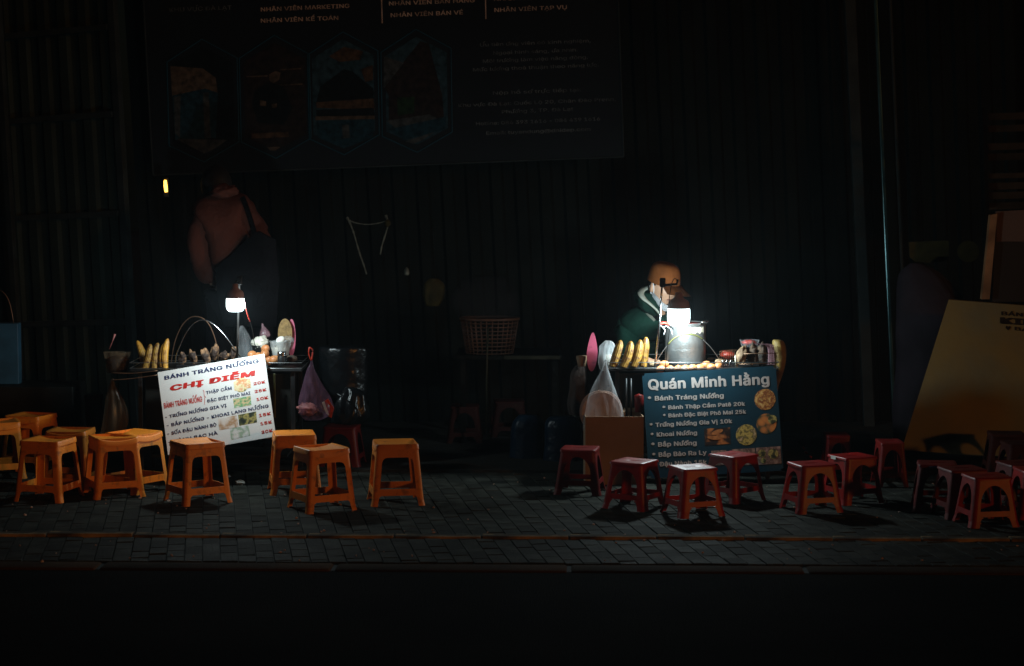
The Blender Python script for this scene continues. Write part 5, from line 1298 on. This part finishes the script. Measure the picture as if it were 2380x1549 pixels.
for k, y in enumerate((262, 290, 332, 356, 402, 424, 446, 470)):
    bm = bmesh.new(); hh = (16 if k != 4 else 12); prism(bm, [P(x, yy, 12.5+.03*(k % 2)) for x, yy in ((2296, y+2), (2470, y-3), (2470, y-3+hh), (2298, y+2+hh))], (0, .012, 0)); fin('slat', bm, 'louvre', t, False, True)
bm = bmesh.new(); prism(bm, [P(x, yy, 12.48) for x, yy in ((2284, 250), (2292, 250), (2299, 486), (2291, 486))], (0, .04, 0)); fin('frame_post', bm, 'table_wood', t, False, True)
hr = [(2113, 563), (2160, 561), (2205, 560), (2206, 598), (2196, 607), (2165, 612), (2128, 609), (2115, 598)]
bm = bmesh.new(); prism(bm, [P(x, y, 12.7) for x, y in hr], (0, .02, 0)); top('yellow_shape', bm, 'dim_yellow', 'dim yellow half-round plaque on the dark wall, left of the oval one', 'shape')
bm = bmesh.new(); prism(bm, [P(x, y, 12.7) for x, y in circ(2251, 585, 25)], (0, .02, 0)); top('yellow_shape', bm, 'dim_yellow', 'dim yellow oval plaque beside the pale framed panel', 'shape')  # both are thin flat shapes in plain dim yellow
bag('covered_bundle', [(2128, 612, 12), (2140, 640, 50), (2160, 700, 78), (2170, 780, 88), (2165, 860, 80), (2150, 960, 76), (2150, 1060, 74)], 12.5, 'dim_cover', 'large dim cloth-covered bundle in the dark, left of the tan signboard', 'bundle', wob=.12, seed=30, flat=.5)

bm = bmesh.new()
rl = random.Random(5)
for k in range(160):                                     # grit, leaf bits and crumbs, nobody could count them
    x, y = rl.uniform(-2.7, 2.7), rl.uniform(8.75, 11.2); s_ = rl.uniform(.003, .009)
    blob(bm, (x, y, s_*.4+.002), (s_, s_*rl.uniform(.4, 1), s_*.5), 6, .5, 3, Matrix.Rotation(rl.uniform(0, 3), 3, 'Z'), k)
o = fin('grit', bm, 'rice_paper'); o['kind'] = 'stuff'
# ------------------------------------------------------------ litter
gl = 'litter on the pavement'
for x, y, s, lb in ((558, 1128, (.022, .014, .014), 'crumpled white tissue on the ground right of the stool before the menu board'), (530, 1110, (.014, .01, .006), 'small white scrap under the stool before the white menu board')):
    p = G(x, y); bm = bmesh.new(); blob(bm, (p.x, p.y, s[2]), s, 14, .5, 3, None, x); top('tissue', bm, 'litter_white', lb, 'litter', gl, True)
p = G(1684, 1116); bm = bmesh.new(); lathe(bm, [(.026, .003), (.026, .008), (.02, .010)], p, 20); top('litter_lid', bm, 'dim_yellow', 'small yellow plastic lid on the ground below the blue menu board', 'litter', gl, True)
for k, (x, y) in enumerate(((1868, 1042), (1874, 1052), (1884, 1062))):
    p = P(x, y, 11.5); bm = bmesh.new(); blob(bm, p, (.010, .006, .005), 8, .6, 3, Matrix.Rotation(.7, 3, 'Y'), k)  # orange glimmers given solid form as small coloured blobs
    top('orange_glimmer', bm, 'red_cord', ['uppermost orange glimmer', 'middle orange glimmer', 'lowest orange glimmer'][k]+' shaped as a blob in the dark right of the blue menu board', 'scrap', 'orange glimmers beside the right stall', True)

# ------------------------------------------------------------ thin haze volume added for the halo round the lamps
hb = bmesh.new(); box(hb, (0, 6.2, 1.6), (14, 18, 4.4))
me = bpy.data.meshes.new('haze'); hb.to_mesh(me); hb.free(); hz = bpy.data.objects.new('haze', me); C.objects.link(hz); hz['kind'] = 'stuff'
hm = bpy.data.materials.new('haze'); hm.use_nodes = True; n = hm.node_tree; n.nodes.clear()
out = n.nodes.new('ShaderNodeOutputMaterial'); pv = n.nodes.new('ShaderNodeVolumePrincipled'); pv.inputs['Color'].default_value = (.75, .9, 1, 1); pv.inputs['Density'].default_value = .0018; pv.inputs['Anisotropy'].default_value = .6
n.links.new(pv.outputs[0], out.inputs['Volume']); me.materials.append(hm)
